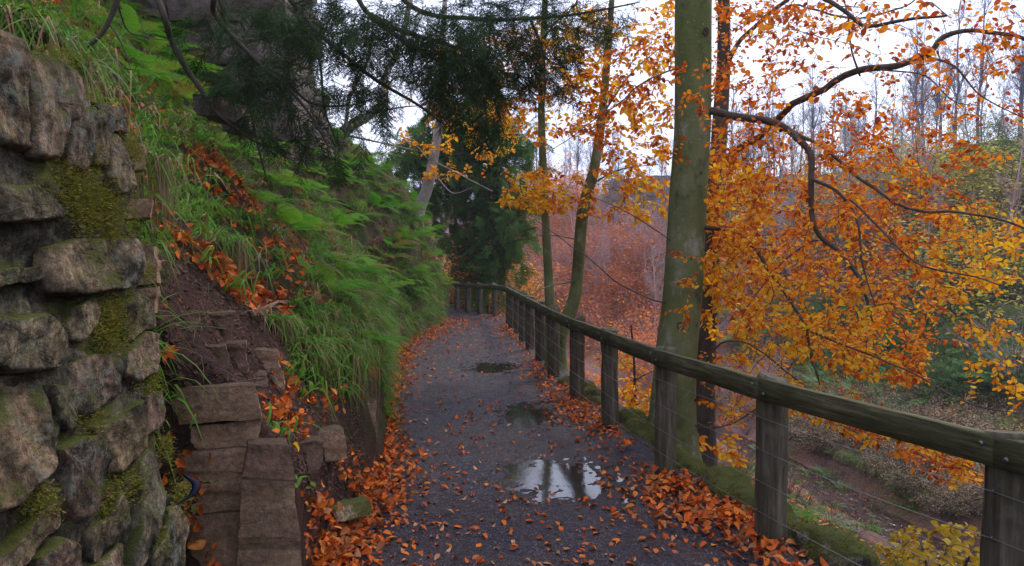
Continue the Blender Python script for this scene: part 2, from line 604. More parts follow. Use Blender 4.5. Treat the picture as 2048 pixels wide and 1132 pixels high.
def m_path():
    n = NT('gravel')
    gr = n.voro(150, out='Color')
    gl = n.node('ShaderNodeRGBToBW')
    n.link(gr, gl.inputs[0])
    c = n.ramp(gl.outputs[0], [(.15, (.0045, .0035, .006)), (.5, (.0125, .0092, .0155)), (.8, (.034, .026, .039)), (.97, (.12, .095, .13))])
    brown = n.ramp(n.noise(1.1, 5, .6), [(.36, 0.0), (.58, .85)])
    c = n.mix(brown, c, n.ramp(gl.outputs[0], [(.2, (.016, .0085, .0085)), (.8, (.055, .031, .031))]))
    dirt = n.ramp(n.noise(9, 6, .7), [(.3, .5), (.7, 1.4)])
    clod = n.ramp(n.noise(38, 4, .75), [(.38, .35), (.5, .9), (.62, 1.9)])
    c = n.mix(.85, c, clod, 'MULTIPLY')
    c = n.mix(.8, c, dirt, 'MULTIPLY')
    wet = n.noise(1.6, 5, .6)
    fine = n.noise(40, 3, .6)
    rough = n.ramp(n.math('ADD', n.math('MULTIPLY', wet, .6), n.math('MULTIPLY', fine, .4)), [(.38, .3), (.6, .72)])
    sx = n.node('ShaderNodeSeparateXYZ')
    n.link(n.tc.outputs['Object'], sx.inputs[0])
    dry = n.ramp(n.math('ADD', n.math('MULTIPLY', sx.outputs['Z'], 30.0), .5), [(.08, .16), (.45, 1.0)])
    rough = n.math('MULTIPLY', rough, dry)
    b = n.bump(n.voro(110), 0.7, 0.008)
    b = n.bump(n.noise(38, 5, .75), 0.9, 0.02, b)
    return n.done(c, rough, 0.22, b)


def m_bank():
    n = NT('bank_earth')
    c = n.ramp(n.noise(7, 6, .7), [(.28, (.035, .018, .014)), (.5, (.1, .048, .036)), (.72, (.17, .086, .062))])
    gr = n.ramp(n.noise(1.4, 6, .7), [(.44, 0.0), (.58, .85)])
    sx = n.node('ShaderNodeSeparateXYZ')
    n.link(n.tc.outputs['Object'], sx.inputs[0])
    gr = n.math('MULTIPLY', gr, n.ramp(n.math('DIVIDE', sx.outputs['Y'], 10.0), [(.38, .12), (.52, 1.0)]))
    c = n.mix(gr, c, (.04, .06, .012))
    b = n.bump(n.noise(20, 7, .75), 1.0, 0.05)
    b = n.bump(n.noise(80, 4, .7), .6, 0.01, b)
    return n.done(c, .95, .15, b)


def m_litter():
    n = NT('woodland_floor')
    c = n.ramp(n.noise(14, 7, .75), [(.3, (.04, .022, .02)), (.45, (.15, .07, .048)), (.58, (.32, .13, .055)), (.72, (.42, .22, .15))])
    sx = n.node('ShaderNodeSeparateXYZ')
    n.link(n.tc.outputs['Object'], sx.inputs[0])
    east = n.ramp(n.math('DIVIDE', n.math('ADD', sx.outputs['X'], n.math('MULTIPLY', n.noise(.2, 4), 8.0)), 30.0), [(.38, 0.0), (.6, 1.0)])
    c = n.mix(n.math('MULTIPLY', east, .8), c, n.ramp(n.noise(7, 7, .75), [(.34, (.03, .022, .014)), (.48, (.085, .065, .03)), (.58, (.09, .1, .03)), (.7, (.2, .15, .08))]))
    pk = n.math('MULTIPLY', n.ramp(n.noise(.35, 5, .6), [(.42, 0.0), (.6, .7)]), n.math('SUBTRACT', 1.0, east))
    c = n.mix(pk, c, n.ramp(n.noise(9, 6, .7), [(.35, (.09, .05, .05)), (.65, (.42, .26, .25))]))
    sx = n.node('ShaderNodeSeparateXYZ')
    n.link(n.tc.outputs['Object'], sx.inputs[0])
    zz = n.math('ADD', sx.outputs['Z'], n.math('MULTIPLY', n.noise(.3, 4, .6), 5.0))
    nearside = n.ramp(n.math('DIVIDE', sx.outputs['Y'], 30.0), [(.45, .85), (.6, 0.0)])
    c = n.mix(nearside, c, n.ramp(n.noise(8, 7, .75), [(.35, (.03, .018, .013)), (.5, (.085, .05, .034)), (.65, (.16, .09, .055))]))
    gr = n.math('MAXIMUM', n.ramp(n.noise(.22, 5, .65), [(.52, 0.0), (.64, .7)]), n.ramp(n.math('DIVIDE', zz, 20.0), [(.42, 0.0), (.52, .85)]))
    c = n.mix(gr, c, n.ramp(n.noise(12, 5, .7), [(.35, (.035, .045, .015)), (.65, (.12, .13, .045))]))
    return n.done(c, .95, .1, n.bump(n.noise(6, 8, .8), 1.0, .15))


def m_water(name, tint, rough=.03, bsc=2.0, bs=.12, bd=.02):
    n = NT(name)
    b = n.bump(n.noise(bsc, 4, .6, n.map((1, .5, 1))), bs, bd)
    n.b.inputs['IOR'].default_value = 1.5
    return n.done(tint, rough, 0.9, b)


MAT['beech_bark'] = m_beech()
MAT['post'] = m_post()
MAT['rail'] = m_rail()
MAT['stone'] = m_stone('wall_stone', [(.18, .128, .07), (.195, .128, .075), (.155, .126, .078), (.225, .165, .095), (.17, .105, .07), (.125, .105, .062), (.205, .155, .082)])
MAT['mortar'] = m_stone('wall_mortar', [(.085, .07, .045), (.085, .07, .045)], .3, .75)
MAT['moss_rock'] = m_stone('mossy_rock', [(.14, .125, .09), (.17, .14, .1)], .4, .75)
MAT['sand_dark'] = m_sand('sandstone_dark', (.19, .112, .066), (.36, .225, .13), (.47, .31, .19))
MAT['sand_pale'] = m_sand('sandstone_pale', (.17, .1, .066), (.24, .145, .095), (.32, .2, .14))
MAT['cliff'] = m_sand('sandstone_cliff', (.085, .065, .055), (.15, .12, .1), (.24, .2, .17))
MAT['gravel'] = m_path()
MAT['bank'] = m_bank()
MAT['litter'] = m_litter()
MAT['puddle'] = m_water('puddle_water', (.022, .017, .012), .08, 9, .15, .006)
MAT['stream'] = m_water('stream_water', (.03, .014, .009), .1, 4.5, .7, .1)
MAT['stream'].node_tree.nodes['Principled BSDF'].inputs['Specular IOR Level'].default_value = 0.6

# ------------------------------------------------------------------ lie of the land
FENCE = [(2.42, 1.45), (1.95, 2.64), (1.49, 3.88), (1.16, 5.13), (.94, 6.49), (.735, 7.71), (.565, 9.2), (.44, 10.6), (.315, 11.9), (.21, 13.0),
         (.11, 14.1), (.01, 15.2), (-.08, 16.3), (-.47, 18.3), (-.9, 19.0), (-1.28, 19.7), (-1.66, 20.5), (-2.05, 21.4), (-2.6, 22.4), (-3.4, 23.4)]
FA = np.array(FENCE)
FENCE_LINE = np.vstack([[3.6, -2], [2.9, .2], FA, [[-8, 27], [-20, 33], [-60, 40]]])
STREAM = np.array([(7.5, -30), (8.6, -5), (9.4, 8), (9.6, 15), (8.9, 21), (7.2, 28), (3.5, 35), (-3, 41), (-15, 46), (-60, 54)], float)
BED = -5.0


def x_fence(y):
    return np.interp(y, FENCE_LINE[:, 1], FENCE_LINE[:, 0])


def x_foot(y):
    return np.interp(y, [-2, 1, 2.2, 2.6, 3.6, 4.6, 5.8, 8.4, 11.9, 15, 18, 19.5, 21, 24, 30],
                     [-1.45, -1.45, -1.4, -1.0, -1.0, -1.02, -1.12, -1.6, -2.08, -1.8, -1.78, -2.15, -3.2, -6, -14])


def dist_line(x, y, L):
    best = np.full(np.shape(x), 1e9)
    side = np.zeros(np.shape(x))
    for (x1, y1), (x2, y2) in zip(L[:-1], L[1:]):
        dx, dy = x2 - x1, y2 - y1
        t = np.clip(((x - x1) * dx + (y - y1) * dy) / (dx * dx + dy * dy), 0, 1)
        d = np.hypot(x - x1 - t * dx, y - y1 - t * dy)
        c = dx * (y - y1) - dy * (x - x1)
        m = d < best
        best = np.where(m, d, best)
        side = np.where(m, np.sign(c), side)
    return best, side


def ground_z(x, y):
    x, y = np.asarray(x, float), np.asarray(y, float)
    ds, side = dist_line(x, y, STREAM)
    df, fs = dist_line(x, y, FENCE_LINE)
    p = np.stack([x, y, 0 * x], -1)
    n1, n2 = fbm(p, .12, 4, 3), fbm(p, .55, 4, 9)
    t = ds / (ds + df + 1e-6)
    near = BED + 5 * np.clip((t - .1) / .9, 0, 1) + (n2 * .35) * np.clip(t * (1 - t) * 4, 0, 1)
    inside = fs > 0
    near = np.where(inside, -.12 - .35 * np.clip(df / .6, 0, 1), near - .02)
    d2 = ds + n1 * 2.2
    top = 11.9 + 1.0 * np.clip((x - 5) / 25, 0, 1) - 1.6 * np.clip((2 - x) / 20, 0, 1)
    q = np.clip((d2 - 6) / 17, 0, 1)
    far = BED + np.interp(d2, [0, .9, 1.6, 6], [0, .1, .5, 1.5]) + (top - 1.5) * (q ** .85) + .035 * np.clip(d2 - 23, 0, None)
    far = far + n2 * .6 * np.clip((ds - 1) / 5, 0, 1) + n1 * .8 * np.clip((ds - 8) / 10, 0, 1)
    z = np.where(side > 0, near, far)
    return np.where(ds < 1.1, np.minimum(z, BED - .25 + .3 * ds), z)


def warp(a, b, n, c, k):
    t = np.linspace(-1, 1, n)
    s = np.sinh(t * k) / math.sinh(k)
    return np.where(s < 0, c + s * (c - a), c + s * (b - c))


gx = warp(-160, 260, 230, 6, 3.4)
gy = warp(-40, 420, 230, 16, 3.2)
GX, GY = np.meshgrid(gx, gy)
GZ = ground_z(GX, GY)
V = np.stack([GX, GY, GZ], -1).reshape(-1, 3)


def gridq(n, m):
    i = np.arange(n - 1)[:, None] * m + np.arange(m - 1)[None]
    return np.stack([i, i + 1, i + m + 1, i + m], -1).reshape(-1, 4)


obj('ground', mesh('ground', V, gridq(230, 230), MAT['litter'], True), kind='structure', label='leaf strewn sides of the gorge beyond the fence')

sx = np.linspace(-1.25, 1.25, 9)
Ls = spline(STREAM, 120)
tn = unit(np.gradient(Ls, axis=0))
nn = np.stack([-tn[:, 1], tn[:, 0]], 1)
V = (Ls[:, None] + nn[:, None] * sx[None, :, None] * (1 + .25 * np.sin(np.arange(120) * .9))[:, None, None]).reshape(-1, 2)
V = np.hstack([V, np.full((len(V), 1), BED - .06)])
V[:, 2] += .02 * fbm(V, 2.5, 3, 5)
obj('stream', mesh('stream', V, gridq(120, 9), MAT['stream'], True), kind='structure', label='narrow dark brown stream at the bottom of the gorge')

# path with shallow hollows that hold the puddles
PUDDLES = [(.36, 5.06, .58, .66, .0165), (.185, 7.02, .5, .7, .024), (-.29, 10.1, .5, .7, .024)]


def path_z(x, y):
    x, y = np.asarray(x, float), np.asarray(y, float)
    p = np.stack([x, y, 0 * x], -1)
    z = .006 * fbm(p, 2.2, 3, 21) + .008 * fbm(p, 9, 3, 25) + .0105 * fbm(p, 27, 2, 29)
    for (cx, cy, rx, ry, dep) in PUDDLES:
        r = np.hypot((x - cx) / rx, (y - cy) / ry)
        z = z - dep * np.exp(-(r ** 2) * 1.5)
    u = (x - x_foot(y)) / np.maximum(x_fence(y) - x_foot(y), .1)
    z = z + .03 * np.clip((.22 - u) / .22, 0, 1) + .02 * np.clip((u - .82) / .18, 0, 1)
    return z - .12 * np.clip((x - x_fence(y) - .22) / .15, 0, 1)


py_ = np.exp(np.linspace(math.log(.6), math.log(25), 640)) - .4
V = []
for yy in py_:
    xs = np.linspace(x_foot(yy) - .45, x_fence(yy) + .4, 116)
    V.append(np.stack([xs, np.full(116, yy), path_z(xs, np.full(116, yy))], 1))
obj('path', mesh('path', np.vstack(V), gridq(640, 116), MAT['gravel'], True), kind='structure', label='dark wet gravel path between the bank and the fence')
PLAB = ['large bright puddle nearest on the gravel path, broken up by grit', 'brown puddle in the middle of the path beside the third fence post',
        'small far puddle on the path, dark brown']
for (cx, cy, rx, ry, dep), lb in zip(PUDDLES, PLAB):
    th = np.linspace(0, 2 * math.pi, 40, endpoint=False)
    ring = np.stack([cx + rx * 1.35 * np.cos(th), cy + ry * 1.35 * np.sin(th), np.full(40, -.0098 if dep < .02 else -.0125)], 1)
    obj('puddle', mesh('puddle', ring, np.arange(40)[None], MAT['puddle']), kind='structure', label=lb)

# bank: cross sections (x, z) from the foot of the bank up to the cliff, keyed by distance
PROF = {
    -2.: [(-1.5, -.1), (-1.5, 1.), (-1.6, 1.9), (-1.9, 2.2), (-2.6, 3.2), (-4, 5.2), (-6, 7.5), (-7, 12), (-14, 13)],
    1.: [(-1.5, -.1), (-1.5, 1.), (-1.6, 1.9), (-1.9, 2.2), (-2.6, 3.2), (-4, 5.2), (-6, 7.5), (-7, 12), (-14, 13)],
    2.2: [(-1.45, -.1), (-1.45, .8), (-1.55, 1.6), (-1.8, 2.1), (-2.5, 3.0), (-4, 5.0), (-6, 7.3), (-7, 12), (-14, 13)],
    2.6: [(-1.42, -.1), (-1.42, .7), (-1.44, 1.3), (-1.6, 1.6), (-2.5, 2.95), (-4, 4.95), (-6, 7.2), (-7, 12), (-14, 13)],
    2.76: [(-.86, -.1), (-.87, .4), (-.89, .84), (-1.0, .97), (-1.08, 1.13), (-1.5, 1.34), (-2.5, 2.9), (-5, 6), (-14, 13)],
    3.1: [(-.94, -.1), (-.96, .4), (-.99, .76), (-1.14, .93), (-1.36, 1.16), (-2.3, 2.68), (-4, 4.85), (-6.5, 7), (-14, 13)],
    3.6: [(-.98, -.1), (-1.0, .3), (-1.04, .6), (-1.22, .84), (-1.95, 2.0), (-4, 4.7), (-6, 6.8), (-7, 11), (-14, 13)],
    4.3: [(-.98, -.1), (-1.0, .3), (-1.07, .6), (-1.26, .84), (-1.62, 1.3), (-2.5, 2.4), (-4, 4.4), (-6.2, 6.5), (-14, 11)],
    5.5: [(-1.06, -.1), (-1.1, .3), (-1.15, .75), (-1.3, 1.05), (-1.65, 1.4), (-2.6, 2.5), (-4.2, 4.4), (-6.2, 6.3), (-14, 10)],
    8.4: [(-1.58, -.1), (-1.66, .3), (-1.75, .7), (-1.9, 1.0), (-2.3, 1.5), (-3.2, 2.5), (-4.6, 4.0), (-6.4, 5.8), (-14, 9)],
    12.: [(-2.05, -.1), (-2.12, .4), (-2.3, .9), (-2.5, 1.4), (-2.9, 2.2), (-3.6, 3.1), (-4.8, 4.4), (-6.5, 6.), (-14, 8.5)],
    15.: [(-1.78, -.1), (-1.88, .4), (-2.0, 1.), (-2.15, 1.7), (-2.5, 2.5), (-3.2, 3.3), (-4.5, 4.6), (-6.7, 5.8), (-14, 8)],
    18.: [(-1.75, -.1), (-1.85, .6), (-1.95, 1.4), (-2.1, 2.2), (-2.4, 2.95), (-3.0, 3.6), (-4.3, 4.6), (-6.7, 5.6), (-14, 7)],
    20.: [(-2.25, -.1), (-2.35, .7), (-2.5, 1.5), (-2.7, 2.3), (-3.0, 2.9), (-3.6, 3.4), (-5, 4.2), (-7, 5.), (-14, 6)],
    24.: [(-6, -.1), (-6.1, .6), (-6.3, 1.3), (-6.6, 2), (-7.2, 2.6), (-8, 3.1), (-9.5, 3.8), (-12, 4.4), (-18, 5)],
    30.: [(-14, -.1), (-14.1, .6), (-14.3, 1.2), (-14.6, 1.8), (-15.2, 2.3), (-16, 2.8), (-18, 3.4), (-21, 4), (-28, 4.4)],
}
NS = 110
by = np.concatenate([np.linspace(-2, 1.9, 10), np.linspace(2, 9, 110), np.linspace(9.1, 20, 90), np.linspace(20.3, 30, 24)])
keys = sorted(PROF)
PA = np.array([PROF[k] for k in keys])
BV = []
for yy in by:
    pr = np.stack([[np.interp(yy, keys, PA[:, j, c]) for c in (0, 1)] for j in range(9)])
    seg = np.concatenate([[0], np.cumsum(np.hypot(*np.diff(pr, axis=0).T))])
    w = seg ** .62
    tt = np.linspace(0, w[-1], NS) ** (1 / .62)
    BV.append(np.stack([np.interp(tt, seg, pr[:, 0]), np.full(NS, yy), np.interp(tt, seg, pr[:, 1])], 1))
BV = np.array(BV)
dS = np.gradient(BV, axis=1)
dY = np.gradient(BV, axis=0)
BN = unit(np.cross(dY, dS))
BN *= np.where(BN[..., 2:3] + BN[..., 0:1] < 0, -1, 1)
amp = np.clip(np.linspace(0, 1, NS) * 9, .35, 1)[None, :, None]
calm = 1 - .75 * ((BV[..., 1] > 2.4) & (BV[..., 1] < 4.6) & (BV[..., 2] < 1.7))[..., None]
BV = BV + BN * amp * calm * (.16 * fbm(BV, .9, 3, 41) + .07 * fbm(BV, 3.1, 4, 45))[..., None]
BV[:, 0, 2] = np.minimum(BV[:, 0, 2], -.05)
obj('bank', mesh('bank', BV.reshape(-1, 3), gridq(len(by), NS), MAT['bank'], True), kind='structure', label='steep bank of reddish earth rising on the left of the path')


def bank_sample(n, ylo=2.0, yhi=20.5, smin=.02, smax=.98, near_bias=1.0):
    """Random points on the bank: position, normal, downhill direction."""
    A = np.linalg.norm(np.cross(np.diff(BV, axis=0)[:, :-1], np.diff(BV, axis=1)[:-1]), axis=-1)
    yc = by[:-1]
    w = A * (((yc >= ylo) & (yc < yhi)) / np.maximum(yc, 1) ** near_bias)[:, None]
    j = np.arange(NS - 1)
    w = w * ((j >= smin * NS) & (j < smax * NS))[None]
    c = np.cumsum(w.ravel())
    k = np.searchsorted(c, R01(n) * c[-1])
    i, j = k // (NS - 1), k % (NS - 1)
    a, b = R01(n)[:, None], R01(n)[:, None]
    f = lambda G: (G[i, j] * (1 - a) + G[i + 1, j] * a) * (1 - b) + (G[i, j + 1] * (1 - a) + G[i + 1, j + 1] * a) * b
    pos, nor = f(BV), unit(f(BN))
    dn = np.array([0, 0, -1.0]) - nor * (-nor[:, 2:3])
    return pos, nor, unit(dn)


# ------------------------------------------------------------------ stone building blocks
def hexblock(c8, n=9, amp=.02, strata=.02, rnd=.16, seed=0, lay=.09):
    """Weathered block from 8 corners: front TL TR BR BL, back TL TR BR BL."""
    c8 = np.asarray(c8, float)
    g = np.linspace(-1, 1, n)
    A, B = np.meshgrid(g, g)
    A, B, O = A.ravel(), B.ravel(), np.ones(n * n)
    C = np.vstack([np.stack(f, 1) for f in ((A, -O, B), (B, O, A), (-O, B, A), (O, A, B), (B, A, -O), (A, B, O))])
    Q = np.vstack([gridq(n, n) + k * n * n for k in range(6)])
    s = unit(C) * 1.25
    C2 = C * (1 - rnd) + s * rnd
    u, v, w = (C2[:, 0] + 1) / 2, (C2[:, 1] + 1) / 2, (C2[:, 2] + 1) / 2
    tl, tr, br, bl, tl2, tr2, br2, bl2 = c8
    fr = (tl[None] * (1 - u)[:, None] + tr[None] * u[:, None]) * w[:, None] + (bl[None] * (1 - u)[:, None] + br[None] * u[:, None]) * (1 - w)[:, None]
    bk = (tl2[None] * (1 - u)[:, None] + tr2[None] * u[:, None]) * w[:, None] + (bl2[None] * (1 - u)[:, None] + br2[None] * u[:, None]) * (1 - w)[:, None]
    X = fr * (1 - v)[:, None] + bk * v[:, None]
    ctr = c8.mean(0)
    od = X - ctr
    od[:, 2] = 0
    od = unit(od)
    zz = X[:, 2] / lay + .7 * fbm(X, 2, 2, seed + 3)
    k = np.floor(zz).astype(int)
    f = zz - k
    f = np.clip((f - .8) / .2, 0, 1)
    hA, hB = _h(k, k * 0 + seed, k * 0, 5), _h(k + 1, k * 0 + seed, k * 0, 5)
    X = X + od * (((hA * (1 - f) + hB * f) - .5) * 2 * strata)[:, None]
    X = X + amp * np.stack([fbm(X + 31 * q, 5, 5, seed + 7 * q, .6) for q in range(3)], 1) * 1.8
    return X, Q


_flat, _fn = BV.reshape(-1, 3), BN.reshape(-1, 3)
_fx, _fy = project(_flat)


def bank_at(px, py, dmax=30, dmin=2.3):
    """Nearest bank point seen at a pixel."""
    d = np.hypot(_fx - px, _fy - py) + np.where((_flat[:, 1] < dmin) | (_flat[:, 1] > dmax), 1e6, 0) + _flat[:, 1] * 1.5
    i = int(np.argmin(d))
    return _flat[i], _fn[i]


def block_px(name, pts, d, thick, mat, n=9, amp=.015, strata=.015, seed=0, rnd=.1, back=(0, 0, 0), lay=.09, **k):
    """Block whose front face is at photo pixels TL TR BR BL, d = distance or four distances."""
    if d is None:
        ctr = np.mean(pts, 0)
        d = bank_at(ctr[0], ctr[1] - 6, 7)[0][1] - .07
    dd = [d] * 4 if np.ndim(d) == 0 else d
    f = [P(x, y, q) for (x, y), q in zip(pts, dd)]
    b = [p + np.array([back[0], thick, back[2]]) for p in f]
    X, Q = hexblock(f + b, n, amp, strata, rnd, seed, lay)
    c = X.mean(0)
    return obj(name, mesh(name, X - c, Q, mat, True), None, c, **k)


# ------------------------------------------------------------------ masonry wall on the left
WN = unit(np.array([1.0, 0, .12]))
WQ = np.array([-1.05, 0, 1.4])


def on_wall(px, py):
    o = np.array([0, 0, CAM_Z])
    r = P(px, py, 1.0) - o
    t = np.dot(WQ - o, WN) / np.dot(r, WN)
    return o + r * t


def wall_stone(poly, proud, seed):
    pts = np.array([on_wall(*p) for p in poly])
    c = pts.mean(0)
    e1 = np.array([0, 1.0, 0])
    e2 = np.cross(WN, e1)
    uv = np.stack([(pts - c) @ e1, (pts - c) @ e2], 1)
    m = 76
    closed = np.vstack([uv, uv[:1]])
    L = np.concatenate([[0], np.cumsum(np.hypot(*np.diff(closed, axis=0).T))])
    t = np.linspace(0, L[-1], m, endpoint=False)
    out = np.stack([np.interp(t, L, closed[:, i]) for i in (0, 1)], 1)
    for _ in range(1):
        out = out * .7 + .15 * (np.roll(out, 1, 0) + np.roll(out, -1, 0))
    cc = out.mean(0)
    rad = np.median(np.hypot(*(out - cc).T))
    rings = [(1.0, -.09), (1.015, -.02), (1.01, .2), (1.0, .45), (.98, .7), (.95, .88), (.9, .96), (.83, 1.0), (.74, 1.0), (.65, 1.0), (.55, 1.0), (.45, 1.0), (.35, 1.0), (.24, 1.0), (.12, 1.0)]
    V = []
    for f, h in rings:
        q = cc + (out - cc) * f
        hh = h * proud if h > 0 else h
        V.append(c + q[:, :1] * e1 + q[:, 1:] * e2 + hh * WN)
    V = np.vstack(V + [[c + cc[0] * e1 + cc[1] * e2 + proud * WN]])
    dome = np.concatenate([np.repeat([h for f, h in rings], m), [1.0]])
    nz = fbm(V + seed * 3.7, 8, 6, seed, .6) * .55 + fbm(V * np.array([1, 1, .45]) + seed, 19, 5, seed + 5, .65) * .4
    nz = nz - .35 * np.abs(fbm(V + seed, 4, 3, seed + 9))
    tilt = (V - c) @ e2 * U(-.25, .25) + (V - c) @ e1 * U(-.2, .2)
    hgt = dome * proud * .5
    a_, b_ = (V - c) @ e1, (V - c) @ e2
    for _ in range(5):
        an, sl_ = U(0, 6.28), U(.1, .5)
        hgt = np.minimum(hgt, proud * U(.3, .6) + .028 - sl_ * (np.cos(an) * a_ + np.sin(an) * b_) * U(.3, 1))
    V = V - WN * (dome * proud)[:, None] * (dome > 0)[:, None] + WN * np.where(dome > 0, hgt, 0)[:, None]
    V = V + WN * ((nz * .042 + tilt * .5) * np.clip(dome, 0, 1))[:, None]
    V = V + (e1[None] * fbm(V + 5, 9, 3, seed + 2)[:, None] + e2[None] * fbm(V + 9, 9, 3, seed + 3)[:, None]) * .011
    nr = len(rings)
    i = np.arange(nr - 1)[:, None] * m
    j = np.arange(m)[None]
    j2 = (j + 1) % m
    Q = np.stack([i + j, i + j2, i + m + j2, i + m + j], -1).reshape(-1, 4)
    jj = np.arange(m)
    T = np.stack([np.full(m, nr * m), (nr - 1) * m + jj, (nr - 1) * m + (jj + 1) % m], 1)
    return c, mesh('stone', V - c, [Q, T], MAT['stone'], True)


STONES = [
    ([(-90, 50), (0, 62), (20, 80), (28, 100), (28, 210), (37, 305), (18, 298), (-90, 270)], .09),
    ([(26, 100), (60, 103), (100, 116), (128, 142), (150, 180), (166, 208), (141, 234), (112, 245), (97, 275), (90, 325), (45, 320), (32, 283), (28, 171)], .1),
    ([(111, 238), (130, 216), (163, 214), (165, 246), (158, 298), (156, 350), (115, 342), (109, 298)], .085),
    ([(169, 234), (182, 221), (200, 236), (204, 260), (199, 335), (178, 325), (167, 283)], .075),
    ([(204, 268), (226, 262), (252, 292), (263, 320), (262, 379), (223, 390), (200, 350)], .06),
    ([(174, 206), (232, 218), (236, 236), (208, 246), (193, 231)], .05),
    ([(210, 240), (236, 240), (240, 268), (215, 266)], .04),
    ([(-90, 365), (0, 373), (37, 370), (74, 399), (108, 420), (104, 442), (37, 445), (-90, 450)], .085),
    ([(81, 494), (143, 476), (223, 476), (256, 479), (264, 545), (256, 569), (219, 582), (134, 592), (92, 592), (79, 561)], .075),
    ([(-90, 545), (0, 540), (70, 533), (80, 558), (41, 569), (-90, 584)], .06),
    ([(249, 457), (270, 463), (283, 494), (279, 518), (264, 522), (252, 488)], .03),
    ([(-90, 636), (0, 641), (51, 626), (89, 648), (122, 690), (126, 710), (110, 735), (57, 750), (19, 748), (-90, 735)], .1),
    ([(122, 650), (134, 616), (178, 597), (185, 631), (174, 663), (149, 690), (132, 684)], .05),
    ([(233, 612), (264, 584), (291, 610), (304, 650), (301, 660), (280, 662), (254, 684), (233, 677), (232, 643)], .06),
    ([(230, 710), (264, 682), (283, 663), (304, 667), (306, 720), (298, 750), (258, 770), (230, 754)], .06),
    ([(137, 731), (178, 708), (231, 702), (231, 740), (227, 790), (200, 814), (155, 838), (140, 840), (130, 790)], .05),
    ([(83, 768), (110, 766), (134, 784), (141, 836), (134, 857), (109, 860), (98, 830)], .06),
    ([(172, 858), (218, 828), (266, 796), (267, 880), (264, 901), (218, 954), (205, 953), (197, 904)], .07),
    ([(268, 794), (307, 782), (311, 848), (297, 866), (270, 878)], .055),
    ([(-90, 755), (60, 752), (80, 800), (86, 870), (82, 950), (28, 988), (-10, 1024), (-90, 1050)], .08),
    ([(101, 901), (146, 874), (174, 874), (192, 892), (189, 973), (170, 1021), (146, 1046), (127, 1040), (113, 998), (118, 950)], .075),
    ([(0, 1096), (60, 1028), (108, 976), (118, 978), (108, 1050), (62, 1085), (20, 1135), (-40, 1185), (-60, 1135)], .065),
    ([(209, 995), (224, 971), (241, 991), (249, 1010), (241, 1044), (211, 1090), (183, 1127), (163, 1121), (160, 1075), (172, 1050), (197, 1036)], .065),
    ([(262, 920), (280, 893), (291, 904), (304, 935), (316, 973), (313, 1016), (294, 1075), (282, 1116), (264, 1155), (244, 1155), (259, 1060), (262, 998)], .07),
    ([(321, 1014), (342, 1005), (364, 1040), (360, 1106), (350, 1165), (290, 1165), (290, 1100), (312, 1060)], .055),
    ([(293, 912), (312, 903), (320, 930), (308, 944)], .04),
    ([(150, 1142), (200, 1112), (237, 1082), (234, 1210), (150, 1210)], .06),
    ([(60, 1112), (110, 1072), (148, 1092), (158, 1150), (60, 1210)], .05),
    ([(-60, 1200), (20, 1150), (55, 1130), (55, 1260), (-60, 1300)], .05),
]
for rx in (-190, -330, -520, -800):        # the wall runs on towards the viewer
    for cy in range(120, 1500, 175):
        w_ = -rx * .32 + 20
        STONES.append(([(rx + w_ * math.cos(a) * U(.75, 1), cy + rx * .12 + (75 - rx * .05) * math.sin(a) * U(.8, 1)) for a in np.linspace(0, 6.283, 9)[:-1]], U(.05, .09)))
wall = empty('stone_wall', (-1.3, 1.6, 0), 'rough mortared rubble stone wall at the near end of the bank', 'wall')
wall['kind'] = 'thing'
WL = Vector(wall.location)
for k, (poly, pr) in enumerate(STONES):
    c, me = wall_stone(poly, pr, 100 + k)
    obj('stone', me, wall, Vector(c) - WL)
sil_top = np.array([on_wall(*p) for p in ((-200, 10), (-70, 45), (22, 84), (100, 122), (160, 212), (232, 228), (258, 300))])
sil_end = np.array([on_wall(*p) for p in ((300, 1900), (345, 1160), (358, 1050), (312, 960), (296, 870), (304, 780), (298, 690), (298, 650), (262, 575), (276, 500), (258, 455), (256, 300), (236, 240))])
nF, nE, nR = 150, 20, 200
tt = np.linspace(0, 1, nR)
V = np.zeros((nR + 8, nF + nE, 3))
so = np.argsort(sil_end[:, 2])
for r in range(nR):
    zc = tt[r] * 2.12
    ye = np.interp(zc, sil_end[so, 2], sil_end[so, 1])
    yv = np.linspace(.2, ye, nF)
    zt = np.interp(yv, sil_top[:, 1], sil_top[:, 2])
    zv = tt[r] * zt
    V[r, :nF] = np.stack([-1.05 - .12 * (zv - 1.4), yv, zv], 1)
    V[r, nF:] = V[r, nF - 1] + np.linspace(.04, .5, nE)[:, None] * np.array([-1, .12, 0])
for r in range(8):
    V[nR + r] = V[nR - 1] + np.array([-.07 * (r + 1), 0, .01 * (r + 1)])
nzv = fbm(V, 5, 5, 61) * .045 + fbm(V, 20, 4, 66) * .022
V = V + nzv[..., None] * np.array([1, .5, .25]) - np.array([.006, .004, 0])
obj('mortar', mesh('mortar', V.reshape(-1, 3) - np.array(WL), gridq(nR + 8, nF + nE), MAT['mortar'], True), wall)

# moss cushions growing on the wall and its joints
mtv = np.array([(-.16, 0, 0), (.16, 0, 0), (.1, .6, .1), (0, 1, .3), (-.1, .6, .1)])
mtt = np.array([(0, 1, 2), (0, 2, 4), (4, 2, 3)])


